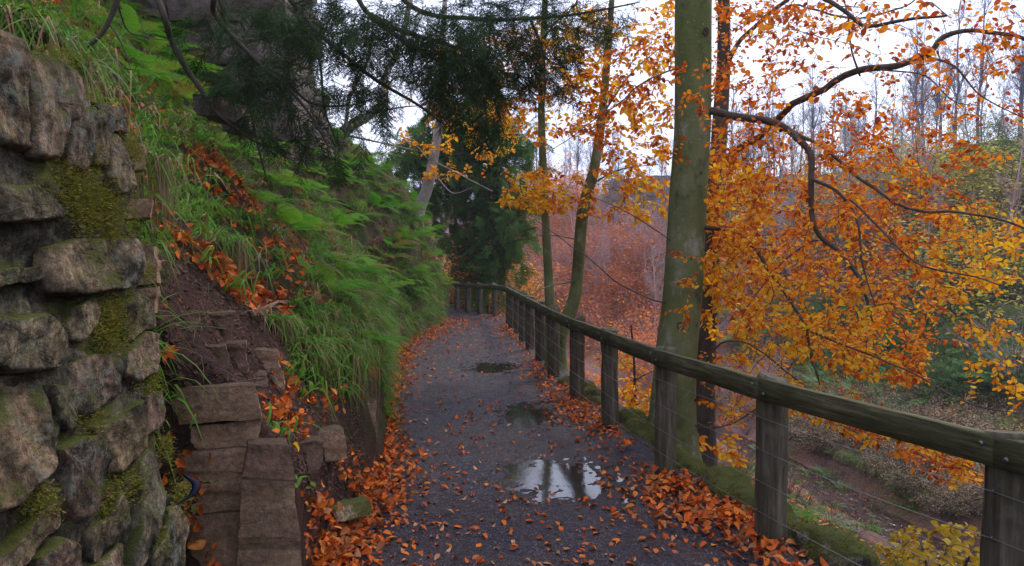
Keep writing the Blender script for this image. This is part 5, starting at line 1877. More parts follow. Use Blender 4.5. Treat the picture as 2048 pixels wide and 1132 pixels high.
# low herbs and short grass that nobody could count
p, nrm_, dwn = bank_sample(11500, 2.4, 20, .04, .85, .8)
x, y = project(p)
veg = fbm(p, 1.1, 4, 91) + .35 * inany(x, y, FERNPOLY) - 1.2 * (inany(x, y, SOILPOLY) & (p[:, 1] < 4.6)) - .5 * (inany(x, y, LEAFPOLY) & (p[:, 1] < 7)) + .12 * (p[:, 1] > 7) - .6 * (p[:, 2] < .3) - 1.2 * ((p[:, 2] < .68) & (p[:, 1] < 7))
k = veg > -.08
p, nrm_, dwn = p[k], nrm_[k], dwn[k]
bt, bq = blades(5, .7, 1.2, .03, .5, .7, seg=3, seed=3, r0=.12)
mb = MB()
half = len(p) * 2 // 3
yaw = U(0, 6.28, half)
Rz = np.zeros((half, 3, 3))
Rz[:, 0, 0], Rz[:, 0, 1], Rz[:, 1, 0], Rz[:, 1, 1], Rz[:, 2, 2] = np.cos(yaw), -np.sin(yaw), np.sin(yaw), np.cos(yaw), 1
mb.inst(bt, None, bq, p[:half], Rz, U(.06, .2, half))
mb.obj('bank_grass', MAT['grass'], smooth=True, kind='stuff', label='short green grass and weeds covering the bank')
mb = MB()
h = p[half:]
nh = len(h)
fp = np.repeat(h, 4, 0) + rng.normal(0, .03, (nh * 4, 3)) + np.repeat(nrm_[half:], 4, 0) * .02
mb.inst(QV, QT, None, fp, rand_frames(nh * 4, .8), U(.018, .045, nh * 4))
mb.obj('bank_herbs', MAT['fern'], kind='stuff', label='small green herbs between the grass of the bank')

# ------------------------------------------------------------------ fallen leaves
LP, LR, LS, LK = [], [], [], []


def drop(x, y, z, tilt, size, kind):
    n = len(x)
    LP.append(np.stack([x, y, z], 1))
    LR.append(rand_frames(n, tilt))
    LS.append(size)
    LK.append(np.full(n, kind))


n = 5200
y = np.exp(U(math.log(2.75), math.log(17.5), n))
wd = np.interp(y, [2.7, 3.4, 5, 6.5, 9, 13, 17], [.07, .14, .2, .12, .2, .3, .45])
off_ = np.abs(rng.normal(0, 1, n)) * wd - .1
x = x_foot(y) + off_
hh = np.exp(-np.clip(off_, 0, None) / wd) * np.interp(y, [2.7, 5, 17], [.1, .07, .05])
drop(x, y, path_z(x, y) + .012 + U(0, 1, n) * hh, .5, U(.03, .07, n), 0)
n = 4200
y = np.exp(U(math.log(2.9), math.log(18.5), n))
pat = .5 + .5 * np.clip(fbm(np.stack([y, y * 0, y * 0], 1), 1.1, 2, 7) * 2.2 + .3, -1, 1)
off_ = rng.normal(0, 1, n) * (.08 + .13 * pat) + .02
x = x_fence(y) - .14 + off_
k = R01(n) < pat ** 1.4 + .05
k &= x < x_fence(y) + .3
x, y, off_ = x[k], y[k], off_[k]
drop(x, y, path_z(x, y) + .012 + U(0, .05, len(x)) * np.exp(-np.abs(off_) / .12), .45, U(.032, .072, len(x)), 1)
n = 2600
y = 1 / U(1 / 19.5, 1 / 2.75, n) ** 1.0
u = R01(n)
x = x_foot(y) + .1 + u * (x_fence(y) - x_foot(y) - .2)
keep = (R01(n) < .45 + .9 * np.clip(np.abs(u - .5) - .2, 0, 1)) | (y > 9)
for (cx, cy, rx, ry, dep) in PUDDLES:
    keep &= (np.hypot((x - cx) / rx, (y - cy) / ry) > .8) | (R01(n) < .1)
x, y = x[keep], y[keep]
pale = R01(len(x)) < .18
drop(x[~pale], y[~pale], path_z(x[~pale], y[~pale]) + .008, .14, U(.025, .062, (~pale).sum()), 2)
drop(x[pale], y[pale], path_z(x[pale], y[pale]) + .007, .1, U(.02, .05, pale.sum()), 3)
LP, LR, LS, LK = np.vstack(LP), np.vstack(LR), np.concatenate(LS), np.concatenate(LK)
qx, qy = project(LP)
vis = (qx > 5) & (qx < 2043) & (qy < 1127)
show = np.where(vis, LS * LENS_PX / LP[:, 1], 0) * np.where(LK >= 2, 1.35, 1.0) * (1 + np.clip(LP[:, 2], 0, .08) * 2)
sel = np.argsort(-show)[:298]
FM = [[mesh('fallen_leaf', v, t, MAT[m]) for v, t in FALL] for m in ('leaf_fallen', 'leaf_fallen', 'leaf_fallen', 'leaf_pale')]
FLAB = [('rust orange leaf in the thick drift along the foot of the left bank', 'leaves drifted against the left bank'), ('orange brown leaf in the drift under the fence posts', 'leaves drifted under the fence'),
        ('single orange leaf lying flat on the dark gravel of the path', 'orange leaves scattered on the path'), ('pale buff leaf lying flat on the dark gravel of the path', 'pale leaves scattered on the path')]
for i in sel:
    k = LK[i]
    o = obj('fallen_leaf', FM[k][rng.integers(len(FALL)) if k < 2 else (0, 2)[rng.integers(2)]], None, LP[i], FLAB[k][0], 'leaf', FLAB[k][1])
    o.rotation_euler = Matrix(LR[i].tolist()).to_euler()
    o.scale = (LS[i],) * 3
rest = np.ones(len(LP), bool)
rest[sel] = False
mb = MB()
k = rest & (LK != 3)
put_leaves(mb, LP[k], LR[k], LS[k], FALL)
mb.obj('fallen_leaves', MAT['leaf_fallen'], kind='stuff', label='smaller and farther orange leaves strewn over the path and its edges')
mb = MB()
k = rest & (LK == 3)
put_leaves(mb, LP[k], LR[k], LS[k], FALL)
mb.obj('pale_fallen_leaves', MAT['leaf_pale'], kind='stuff', label='smaller and farther pale leaves strewn over the path')

# leaves lodged on the bank
p, nr_, dw = bank_sample(34000, 2.2, 19, .05, .85, 1.25)
q_ = bank_sample(30000, 2.4, 6.5, .05, .75, 1.0)
qm = inany(*project(q_[0]), LEAFPOLY)
p, nr_, dw = np.vstack([p, q_[0][qm]]), np.vstack([nr_, q_[1][qm]]), np.vstack([dw, q_[2][qm]])
x, y = project(p)
f = fbm(p, 1.3, 4, 133)
k = (f > .16) | (inany(x, y, LEAFPOLY) & (p[:, 1] < 7.5) & (f > -.75))
k &= ~(inany(x, y, SOILPOLY) & (p[:, 1] < 4.6)) | (f > .42)
p, nr_, dw = p[k], nr_[k], dw[k]
yd = unit(dw + rng.normal(0, .8, p.shape))
FRm = frames(yd, nr_ + rng.normal(0, .5, p.shape))
mb = MB()
put_leaves(mb, p + nr_ * U(.005, .05, len(p))[:, None], FRm, U(.03, .07, len(p)), FALL)
mb.obj('bank_leaves', MAT['leaf_fallen'], kind='stuff', label='orange fallen leaves lodged between the grass of the bank')
HEAPS = [([(514, 795), (548, 792), (606, 868), (560, 880), (532, 850)], 150), ([(606, 975), (640, 995), (668, 1132), (612, 1132)], 190), ([(655, 895), (720, 930), (740, 1000), (700, 1010), (664, 930)], 120), ([(600, 780), (690, 800), (640, 840), (570, 790)], 50)]
hp_, hn_ = [], []
for poly, n in HEAPS:
    q = np.array(poly)
    while n:
        x, y = U(q[:, 0].min(), q[:, 0].max()), U(q[:, 1].min(), q[:, 1].max())
        if inpoly(np.array([x]), np.array([y]), poly)[0]:
            a, b = bank_at(x, y, 6)
            hp_.append(a + rng.normal(0, .025, 3) + b * U(.005, .05))
            hn_.append(b)
            n -= 1
hp_, hn_ = np.array(hp_), np.array(hn_)
mb = MB()
put_leaves(mb, hp_, frames(rng.normal(0, 1, hp_.shape), hn_ + np.array([0, 0, .6]) + rng.normal(0, .5, hp_.shape)), U(.024, .06, len(hp_)), FALL)
mb.obj('heaped_leaves', MAT['leaf_fallen'], kind='stuff', label='heaps of orange leaves lodged between the sandstone blocks')
# crumbs of earth, chips of stone and broken twigs on the bare soil
cp, cn, _ = bank_sample(60000, 2.5, 4.8, .03, .6, .3)
m = inany(*project(cp), SOILPOLY + [[(290, 420), (420, 540), (560, 660), (560, 800), (300, 800)], [(560, 780), (740, 800), (760, 1010), (600, 1000)]])
cp, cn = cp[m][:9000], cn[m][:9000]
pv_ = np.array([(1, 0, -.5), (-.6, .8, -.5), (-.6, -.8, -.5), (.1, .1, .7), (-.5, 0, .4)])
pt_ = np.array([(0, 1, 3), (1, 4, 3), (1, 2, 4), (2, 0, 3), (2, 3, 4)])
mb = MB()
mb.inst(pv_, pt_, None, cp + cn * .002, rand_frames(len(cp), 1), .003 + .016 * R01(len(cp)) ** 4)
mb.obj('soil_crumbs', MAT['soil'], kind='stuff', label='crumbs of reddish earth and stone chips on the bare soil')
mb = MB()
for i in range(0, len(cp), 60):
    d_ = unit(rng.normal(0, 1, 3) * [1, .6, .5])
    a = cp[i] + cn[i] * .006
    d_ = unit(d_ - cn[i] * (d_ @ cn[i]))
    L = U(.04, .16)
    mb.tube(spline([a, a + d_ * L * .5 + cn[i] * .008, a + d_ * L + rng.normal(0, .008, 3)], 5), .0016, 4)
mb.obj('broken_twigs', MAT['twig'], kind='stuff', label='thin broken twigs lying on the bare soil')
LB = [(335, 720, 3.0, .075, 'large lobed orange leaf on the bare red soil beside the wall'), (320, 728, 2.9, .07, 'lobed orange leaf overlapping the big one on the bare red soil'), (338, 692, 3.1, .045, 'small lobed orange leaf above the big ones on the bare soil'),
      (322, 640, 3.0, .05, 'curled orange leaf lying on bare soil close to the wall corner'), (345, 592, 3.2, .055, 'pair of russet leaves under the drift on bare soil')]
lm = mesh('fallen_leaf', LOBE[0], LOBE[1], MAT['leaf_fallen'])
for (x, y, d, s_, lb) in LB:
    q, w = bank_at(x, y, 5)
    o = obj('fallen_leaf', lm, None, q + w * .02, lb, 'leaf')
    o.rotation_euler = Matrix(frames(np.array([[.5 + U(-.4, .4), -.2, -.6]]), w[None])[0].tolist()).to_euler()
    o.scale = (s_,) * 3
for (x, y, s_, lb) in ((608, 876, .05, 'bright yellow leaf on the soil patch behind the scratched block'), (560, 905, .05, 'yellow leaf lying beside the pale wedge of rock')):
    q, w = bank_at(x, y, 5)
    v, t = FALL[0]
    o = obj('fallen_leaf', mesh('fallen_leaf', v, t, MAT['leaf_yellow']), None, q + w * .03, lb, 'leaf')
    o.rotation_euler = Matrix(frames(np.array([[.7, -.3, -.2]]), w[None])[0].tolist()).to_euler()
    o.scale = (s_,) * 3

# grit on the path
n = 9000
y = 1 / U(1 / 11, 1 / 2.7, n)
x = x_foot(y) + .05 + R01(n) * (x_fence(y) - x_foot(y) + .1)
pv = np.array([(1, 0, -.5), (-.6, .8, -.5), (-.6, -.8, -.5), (.1, .1, .7), (-.5, 0, .4)])
pt = np.array([(0, 1, 3), (1, 4, 3), (1, 2, 4), (2, 0, 3), (2, 3, 4)])
mb = MB()
mb.inst(pv, pt, None, np.stack([x, y, path_z(x, y) + .001], 1), rand_frames(n, .5), U(.0025, .008, n))
mb.obj('grit', rough_mat('grit', [(.02, .021, .027), (.05, .05, .058), (.09, .085, .09)], 30, .5, .5, .1), kind='stuff', label='loose dark grit on the path')


# ------------------------------------------------------------------ mossy stones outside the fence
def boulder(r, seed, sq=(1, 1, .7), n=3, rough=.25):
    import bmesh
    bm = bmesh.new()
    bmesh.ops.create_icosphere(bm, subdivisions=n, radius=1)
    V = np.array([v.co[:] for v in bm.verts])
    F = np.array([[v.index for v in f.verts] for f in bm.faces])
    bm.free()
    V = V * (1 + rough * fbm(V, 1.3, 4, seed) + .12 * fbm(V, 3.5, 3, seed + 5))[:, None]
    V = np.sign(V) * np.abs(V) ** .85 * np.array(sq) * r
    return V, F


BD = [boulder(1, 400 + k, (1.2, .8, .75), rough=.7) for k in range(5)]
ys = list(np.linspace(2.05, 8.6, 18))
for k, yy in enumerate(ys):
    xx = x_fence(yy) + .19 + U(-.07, .08)
    r = U(.12, .21)
    v, f = BD[k % 5]
    o = obj('mossy_stone', mesh('mossy_stone', v * r, f, MAT['moss_rock'], True), None, (xx, yy, U(-.05, .03)), 'rounded moss covered stone in the row edging the path outside the fence', 'stone', 'mossy edging stones outside the fence')
    o.rotation_euler = (0, 0, math.atan2(-1, .28) + U(-.4, .4))
    R3 = np.array(o.rotation_euler.to_matrix())
    nv = unit(v)
    up_ = np.where((nv[:, 2] > -.1))[0]
    pick = up_[rng.integers(0, len(up_), 95)]
    mk = fbm(v[pick] + k, 1.5, 2, 8) > -.25
    mb = MB()
    fuzz(mb, v[pick][mk] * r, nv[pick][mk], 20, .014, .012, .008)
    mb.obj('moss', MAT['moss'], o, kind='stuff')


# ------------------------------------------------------------------ the far side of the gorge
def hit(px, py):
    px, py = np.asarray(px, float), np.asarray(py, float)
    d = np.concatenate([np.linspace(5, 30, 130), np.linspace(30.4, 110, 170)])
    a, b = np.array([P(x, y, 1.0) for x, y in zip(px, py)]), np.array([0, 0, CAM_Z])
    r = a - b
    X = b + r[:, None] * d[None, :, None]
    below = X[..., 2] < ground_z(X[..., 0], X[..., 1])
    i = np.argmax(below, 1)
    ok = below.any(1)
    p = X[np.arange(len(px)), i]
    p[:, 2] = ground_z(p[:, 0], p[:, 1])
    return p, ok


def region(poly, n):
    q = np.array(poly, float)
    X, Y = [], []
    while len(X) < n:
        x, y = U(q[:, 0].min(), q[:, 0].max()), U(q[:, 1].min(), q[:, 1].max())
        if inpoly(np.array([x]), np.array([y]), poly)[0]:
            X.append(x)
            Y.append(y)
    p, ok = hit(X, Y)
    return p[ok]


def shrub_proto(seed, H, nst, nleaf, lsize, stem, leaf, spread=.5, dens=1.0, clump=.12):
    r = np.random.default_rng(seed)
    a, b = MB(), MB()
    tips = []
    for k in range(nst):
        an = r.uniform(0, 6.28)
        d = unit(np.array([math.cos(an) * spread, math.sin(an) * spread, r.uniform(.5, 1.1)]))
        q = [np.array([r.normal(0, .08), r.normal(0, .08), -.05])]
        for m in range(5):
            d = unit(d + r.normal(0, .2, 3) + np.array([0, 0, .03]))
            q.append(q[-1] + d * H * r.uniform(.17, .25))
        q = np.array(q)
        a.tube(q, np.linspace(.014 * H ** .5, .004, 6), 4, cap=False)
        tips += list(q[2:])
        for m in range(5):
            j = r.integers(1, 6)
            dd = unit(q[min(j, 5)] - q[j - 1] + r.normal(0, .6, 3))
            e = spline([q[j], q[j] + dd * H * .14, q[j] + dd * H * r.uniform(.2, .36) + np.array([0, 0, r.uniform(-.06, .1) * H])], 5)
            a.tube(e, np.linspace(.006, .003, 5), 3, cap=False)
            tips += list(e[2:])
    tips = np.array(tips)
    st = a.mesh('stems', stem)
    fo = None
    if nleaf:
        p = tips[r.integers(0, len(tips), nleaf)] + r.normal(0, clump * H, (nleaf, 3)) * np.array([1, 1, .7])
        p[:, 2] = np.abs(p[:, 2])
        b.inst(QV, QT, None, p, rand_frames(nleaf, .8), r.uniform(.6, 1.3, nleaf) * lsize)
        fo = b.mesh('foliage', leaf)
    return st, fo


def plant_out(name, protos, pts, sc, label, cat, group, zoff=0.0):
    for p in pts:
        st, fo = protos[rng.integers(len(protos))]
        s_ = U(*sc)
        o = empty(name, p + np.array([0, 0, zoff]), label, cat, group)
        o.scale = (s_,) * 3
        o.rotation_euler = (U(-.15, .15), U(-.15, .15), U(0, 6.3))
        obj('stems', st, o)
        if fo:
            f = obj('foliage', fo, o)
            f['kind'] = 'stuff'


RUS = [shrub_proto(10 + k, 2.6, 10, 420, .17, MAT['twig_pink'], MAT[m]) for k, m in enumerate(('leaf_russet', 'leaf_orange', 'leaf_russet', 'leaf_orange'))]
TWD = [shrub_proto(27 + k, 2.2, 16, 260, .09, MAT['twig'], MAT['leaf_lime' if k else 'leaf_brown'], .45) for k in range(3)]
TWG = [shrub_proto(20 + k, 2.2, 16, 90, .1, MAT['twig_pink'], MAT['leaf_russet'], .45) for k in range(3)]
YEL = [shrub_proto(30 + k, 2.0, 8, 520, .09, MAT['twig'], MAT[m]) for k, m in enumerate(('leaf_yellow', 'leaf_yellow', 'leaf_orange'))]
LIM = [shrub_proto(40 + k, 2.4, 9, 520, .13, MAT['twig'], MAT['leaf_lime'], .6) for k in range(2)]
HEA = [shrub_proto(50 + k, .8, 14, 900, .05, MAT['twig'], MAT['heather'], .9, clump=.1) for k in range(3)]
GRN = [shrub_proto(60 + k, 1.5, 9, 800, .09, MAT['twig'], MAT['needle_far'], .8, clump=.14) for k in range(2)]
PNK = [shrub_proto(70, 2.2, 16, 260, .05, MAT['twig_pink'], MAT['heather'], .4)]

plant_out('russet_shrub', RUS, region([(1010, 480), (1335, 500), (1335, 800), (1200, 720), (1010, 600)], 95), (.6, 1.15), 'russet leaved undergrowth shrub on the far slope seen over the fence', 'shrub', 'russet shrubs on the far slope')
plant_out('russet_shrub', RUS, region([(1020, 380), (1220, 400), (1200, 520), (1020, 520)], 40), (.8, 1.5), 'russet orange shrub high on the far slope behind the slim trunks', 'shrub', 'high russet shrubs on the far slope')
plant_out('twiggy_shrub', TWG, region([(1060, 420), (1335, 470), (1335, 600), (1060, 600)], 50), (.8, 1.4), 'leafless pinkish twiggy shrub on the far slope below the small crag', 'shrub', 'pinkish twiggy shrubs on the far slope')
plant_out('twiggy_shrub', TWG, region([(1400, 640), (1600, 700), (1560, 860), (1400, 860)], 26), (.5, .9), 'tangle of bare pinkish twigs on the slope just below the fence', 'shrub', 'bare twigs below the fence')
plant_out('russet_shrub', RUS, region([(1420, 380), (1900, 420), (1880, 640), (1420, 620)], 22), (.7, 1.3), 'russet shrub on the far slope half hidden behind the beech leaves', 'shrub', 'shrubs behind the beech leaves')
plant_out('twiggy_shrub', TWD, region([(1450, 350), (1900, 380), (1880, 600), (1420, 600)], 60), (.8, 1.4), 'dark twiggy shrub on the far slope half hidden behind the beech leaves', 'shrub', 'twiggy shrubs behind the beech leaves')
BRN = [shrub_proto(25 + k, 1.1, 14, 60, .06, MAT['twig'], MAT['leaf_russet'], .8) for k in range(3)]
plant_out('brown_bramble', BRN, region([(1380, 870), (1500, 860), (1640, 930), (1780, 1040), (1800, 1132), (1640, 1060), (1480, 960)], 26), (.3, .6), 'tangle of bare brown stems on the steep slope just outside the fence', 'bramble', 'brown brambles outside the fence')
for p in region([(1400, 880), (1560, 890), (1790, 1060), (1700, 1100), (1480, 960)], 34):
    g, d_ = TUFT[rng.integers(4)]
    o = obj('dry_grass_clump', d_, None, p, 'dry brown grass clump on the slope just outside the fence', 'dry grass', 'dry grass clumps outside the fence')
    o.scale = (U(.9, 1.6),) * 3
for p in region([(1480, 900), (1600, 920), (1800, 1060), (1720, 1120), (1560, 1030)], 30):
    g, d_ = TUFT[rng.integers(4)]
    o = obj('grass_tussock', g, None, p, 'green grass tuft on the slope just outside the fence', 'tussock', 'green tufts outside the fence')  # an ordinary grass tuft, same meshes as on the bank
    o.scale = (U(.9, 1.5),) * 3
    obj('dead_blades', d_, o)
for p in region([(1440, 870), (1600, 900), (1800, 1040), (1720, 1080), (1500, 980)], 14):
    fern(p, np.array([.3, -.4, 0]), U(.6, 1.1), 'green fern on the slope just outside the fence', 'ferns outside the fence', FRD, 6)
plant_out('heather_clump', HEA, region([(1420, 770), (1700, 790), (2048, 860), (2048, 1000), (1860, 960), (1560, 880)], 110), (.7, 1.4), 'low clump of pinkish brown heather on the flat beside the stream', 'heather', 'heather clumps beside the stream')
for p in region([(1585, 870), (1700, 890), (1960, 1010), (1900, 1050), (1680, 985)], 60):
    g, d_ = TUFT[rng.integers(4)]
    o = obj('grass_tussock', g, None, p, 'grass tuft fringing the far edge of the brown stream', 'tussock', 'sedge clumps along the stream')  # grass tufts of the bank kind, planted by the water
    o.scale = (U(.8, 1.5),) * 3
    obj('dead_blades', d_, o)
plant_out('heather_clump', HEA, region([(1590, 860), (1720, 880), (1960, 1000), (1920, 1040), (1690, 970)], 24), (.3, .6), 'small heather clump on the bare bank beside the stream', 'heather', 'small heather clumps on the stream bank')
plant_out('heather_clump', HEA, region([(1700, 860), (1990, 860), (1995, 1050), (1880, 1040), (1760, 980)], 70), (.5, 1.0), 'small heather clump on the bare bank beside the stream', 'heather', 'small heather clumps on the stream bank')
plant_out('lime_shrub', LIM, region([(1560, 360), (1990, 310), (2048, 460), (1600, 520)], 40), (.7, 1.3), 'yellow green bush just below the mossy rim at the upper right', 'shrub', 'yellow green bushes on the upper right slope')
plant_out('lime_shrub', LIM, region([(1840, 430), (2048, 400), (2048, 700), (1900, 680)], 30), (.9, 1.6), 'pale green leaved bush on the slope at the right edge', 'shrub', 'pale green bushes at the right edge')
plant_out('evergreen_shrub', GRN, region([(1215, 385), (1340, 390), (1340, 440), (1230, 440)], 12), (1.0, 1.8), 'dark green evergreen bush on top of the small far crag', 'shrub', 'evergreen bushes on the crag')
plant_out('evergreen_shrub', GRN, region([(1960, 310), (2048, 290), (2048, 430), (1990, 420)], 9), (1.0, 1.6), 'dark evergreen bush under the mossy rim at the right edge', 'shrub', 'evergreen bushes at the right edge')
plant_out('yellow_sapling', YEL, np.array([[U(-3.2, .6), U(23.5, 29), 0] for _ in range(26)]) * [1, 1, 0] + 0, (.9, 1.6), 'golden leaved sapling glowing behind the far corner of the fence', 'sapling', 'golden saplings behind the far fence', 0)
for o in [c for c in bpy.data.objects if c.name.startswith('yellow_sapling')]:
    o.location.z = float(ground_z(o.location.x, o.location.y)) + .5
plant_out('birch_sapling', PNK, region([(2000, 770), (2045, 770), (2045, 800), (2010, 800)], 2), (.9, 1.2), 'small pinkish leafless birch at the right edge above the stream flat', 'sapling', 'pinkish birches at the right edge')
for p in region([(1450, 600), (1700, 640), (2048, 580), (2048, 790), (1900, 800), (1640, 760), (1450, 700)], 90):
    fern(p + np.array([0, 0, .12]), np.array([-.3, -.4, 0]), U(1.3, 2.4), 'dark green fern on the far slope above the stream', 'ferns on the far slope', FRD, 7)
for p in region([(885, 560), (1010, 590), (1010, 625), (890, 620)], 10):
    if p[1] < 40:
        fern(p, np.array([0, -.4, 0]), 1.0, 'green fern behind the far corner of the fence', 'ferns behind the far fence', FRD, 7)

# slender bare trees and saplings standing on the far slope itself
SP = [bare_proto(950 + k, 6.5, MAT['twig_pink'] if k % 2 else MAT['bark_pale'], .7, 18) for k in range(4)]
for p in np.vstack([region([(1030, 480), (1330, 470), (1330, 700), (1060, 640)], 26), region([(1430, 380), (2040, 400), (2040, 640), (1430, 640)], 34)]):
    tk, c_ = SP[rng.integers(4)]
    o = empty('bare_sapling', p - np.array([0, 0, .1]), 'thin pale leafless sapling standing on the far slope of the gorge', 'sapling', 'pale saplings on the far slope')
    s_ = U(.45, 1.0)
    o.scale = (s_,) * 3
    o.rotation_euler = (U(-.25, .25), U(-.25, .25), U(0, 6.3))
    obj('trunk', tk, o)
    obj('crown', c_, o)
plant_out('russet_shrub', RUS, region([(1010, 560), (1335, 600), (1335, 800), (1180, 720), (1010, 620)], 40), (.35, .6), 'low bright orange shrub on the lower far slope just above the fence rail', 'shrub', 'low orange shrubs above the rail')
plant_out('evergreen_shrub', GRN, region([(1420, 520), (2048, 480), (2048, 830), (1640, 830), (1480, 740)], 95), (.4, 1.1), 'dark green leaved shrub among ferns on the lower far slope', 'shrub', 'green shrubs on the lower far slope')
plant_out('lime_shrub', LIM, region([(1440, 720), (2048, 800), (2048, 980), (1600, 880)], 60), (.14, .36), 'small olive green shrub among the heather beside the stream', 'shrub', 'small olive shrubs among the heather')
for p in region([(1500, 770), (1700, 850), (1900, 900), (2040, 900), (2040, 1040), (1860, 1000), (1640, 900)], 110):
    g, d_ = TUFT[rng.integers(4)]
    o = obj('grass_tussock', g, None, p, 'grass tuft fringing the far edge of the brown stream', 'tussock', 'sedge clumps along the stream')  # more of the bank's grass tufts
    o.scale = (U(.9, 1.7),) * 3
    obj('dead_blades', d_, o)
plant_out('russet_shrub', RUS, region([(1440, 740), (1800, 800), (2040, 860), (2040, 960), (1800, 900), (1500, 830)], 22), (.2, .4), 'low russet shrub among the heather on the stream flat', 'shrub', 'low russet shrubs on the stream flat')
for p in region([(1430, 640), (2040, 740), (2040, 900), (1560, 850)], 60):
    fern(p + np.array([0, 0, .12]), np.array([-.3, -.4, 0]), U(1.3, 2.3), 'green fern on the flat beside the stream', 'ferns beside the stream', FRD, 6)
BG = [boulder(1, 500 + k, (1.2, 1, .75)) for k in range(4)]
for k, (x, y, r, lb) in enumerate(((1950, 690, 1.0, 'large mossy boulder among ferns at the right of the far slope'), (2020, 650, .9, 'upper mossy boulder at the right edge of the far slope'), (1895, 720, .7, 'mossy boulder lowest of the group at the right of the far slope'),
                                   (1985, 740, .7, 'mossy boulder beside the small pinkish birch'))):
    p, ok = hit([x], [y])
    v, f = BG[k]
    o = obj('mossy_boulder', mesh('mossy_boulder', v * r, f, MAT['moss_rock'], True), None, p[0], lb, 'boulder')
    o.rotation_euler = (0, 0, U(0, 6))
for x, y, r in ((1690, 938, .26), (1612, 900, .14), (1570, 872, .22), (1655, 925, .12), (1790, 920, .2), (1835, 944, .14), (1600, 945, .16), (1880, 960, .22), (1755, 1000, .16)):
    p, ok = hit([x], [y])
    v, f = BG[rng.integers(4)]
    o = obj('stream_rock', mesh('stream_rock', v * r, f, MAT['moss_rock'], True), None, p[0] + np.array([0, 0, .03]), 'grey wet rock lying along the edge of the brown stream', 'rock', 'rocks along the stream')
    o.rotation_euler = (0, 0, U(0, 6))
p, ok = hit([1265], [455])
cr = empty('far_crag', p[0], 'small grey crag below the evergreen bushes high on the far slope', 'crag')
q = p[0]
for k, (dx, w, h, dz) in enumerate(((-2.2, 1.5, 2.2, 0), (-.7, 1.4, 2.8, .1), (.8, 1.7, 2.4, .2), (-1.6, 2.4, 1.2, 2.3), (.7, 2.2, 1.0, 2.7), (2.4, 1.5, 1.8, .8))):
    f = [np.array(c_, float) for c_ in ((dx, -.6, dz + h), (dx + w, -.6, dz + h), (dx + w, -.6, dz - .6), (dx, -.6, dz - .6))]
    X, Q = hexblock(f + [c_ + np.array([0, 2.5, 0]) for c_ in f], 9, .09, .1, .1, 820 + k, .4)
    obj('slab', mesh('slab', X, Q, MAT['cliff'], True), cr)

# leaf litter on both sides of the gorge
n = 60000
d = 1 / U(1 / 60, 1 / 4.5, n)
X = (U(880, 2200, n) - 1024) / LENS_PX * d
ds, sd = dist_line(X, d, STREAM)
k = (X > x_fence(d) + .25) & (ds > 1.6) & ((d > 16) | (R01(n) < .3)) & ((sd < 0) | (R01(n) < .45))
X, d = X[k], d[k]
c = fbm(np.stack([X, d, 0 * d], 1), .35, 3, 61)
k = c > .02
X, d = X[k], d[k]
mb = MB()
mb.inst(QV, QT, None, np.stack([X, d, ground_z(X, d) + .03], 1), rand_frames(len(X), .7), U(.06, .12, len(X)) * (1 + d / 60))
mb.obj('leaf_litter', MAT['leaf_brown' if 0 else 'leaf_russet'], kind='stuff', label='russet leaf litter on the slopes of the gorge')

# golden leaved shrub at the bottom right, in front of the stream
ys_ = empty('golden_shrub', tuple(np.array([2.75, 4.3, float(ground_z(2.75, 4.3))])), 'golden yellow leaved shrub in the lower right corner below the fence rail', 'shrub')
YO2 = np.array(ys_.location)
nw = Net()
for tx, ty, td in ((1760, 1090, 4.2), (1830, 1060, 4.4), (1900, 1060, 4.4), (1970, 1080, 4.2), (1880, 1110, 3.9)):
    mb = MB()
    e = P(tx, ty, td)
    nw.limb([YO2 - [0, 0, .1], (YO2 + e) / 2 + [0, 0, .2], e], .012, .004, 16, 5, mb, .03)
    mb.V[0] -= YO2
    mb.obj('stem', MAT['twig'], ys_, smooth=True)
mbt = MB()
cu = nw.join(poly_targets([(1755, 1075), (1830, 1050), (1960, 1055), (2000, 1070), (2000, 1150), (1780, 1150)], 80, 3.8, 5.0), mb=mbt)
mbt.V = [v - YO2 for v in mbt.V]
mbt.obj('twigs', MAT['twig'], ys_, kind='stuff')
pos_, Rm_, sc_ = twig_leaves(cu, .055, 9, .4, .2, .35)
foliage(ys_, pos_, Rm_, sc_, MAT['leaf_gold'], 260)

# ------------------------------------------------------------------ the damp autumn air
hx, hy, hz = (-165, 265), (-45, 425), (-9, 36)
V = np.array([(x, y, z) for x in hx for y in hy for z in hz], float)
F = np.array([(0, 1, 3, 2), (4, 6, 7, 5), (0, 4, 5, 1), (2, 3, 7, 6), (0, 2, 6, 4), (1, 5, 7, 3)])
hm = bpy.data.materials.new('haze')
hm.use_nodes = True
hm.node_tree.nodes.clear()
ho = hm.node_tree.nodes.new('ShaderNodeOutputMaterial')
hv = hm.node_tree.nodes.new('ShaderNodeVolumePrincipled')
hv.inputs['Color'].default_value = (.86, .88, .98, 1)
hv.inputs['Density'].default_value = .0008
hv.inputs['Anisotropy'].default_value = .2
hm.node_tree.links.new(hv.outputs[0], ho.inputs['Volume'])
obj('haze', mesh('haze', V, F, hm), kind='stuff', label='thin damp haze in the air of the gorge')
S.cycles.volume_bounces = 1

# ------------------------------------------------------------------ say which one: each of a kind is told by where it stands
ORD = ['leftmost', 'second from the left', 'third from the left', 'fourth from the left', 'fifth from the left', 'sixth from the left', 'seventh from the left', 'eighth from the left',
       'ninth from the left', 'tenth from the left', 'eleventh from the left', 'twelfth from the left']


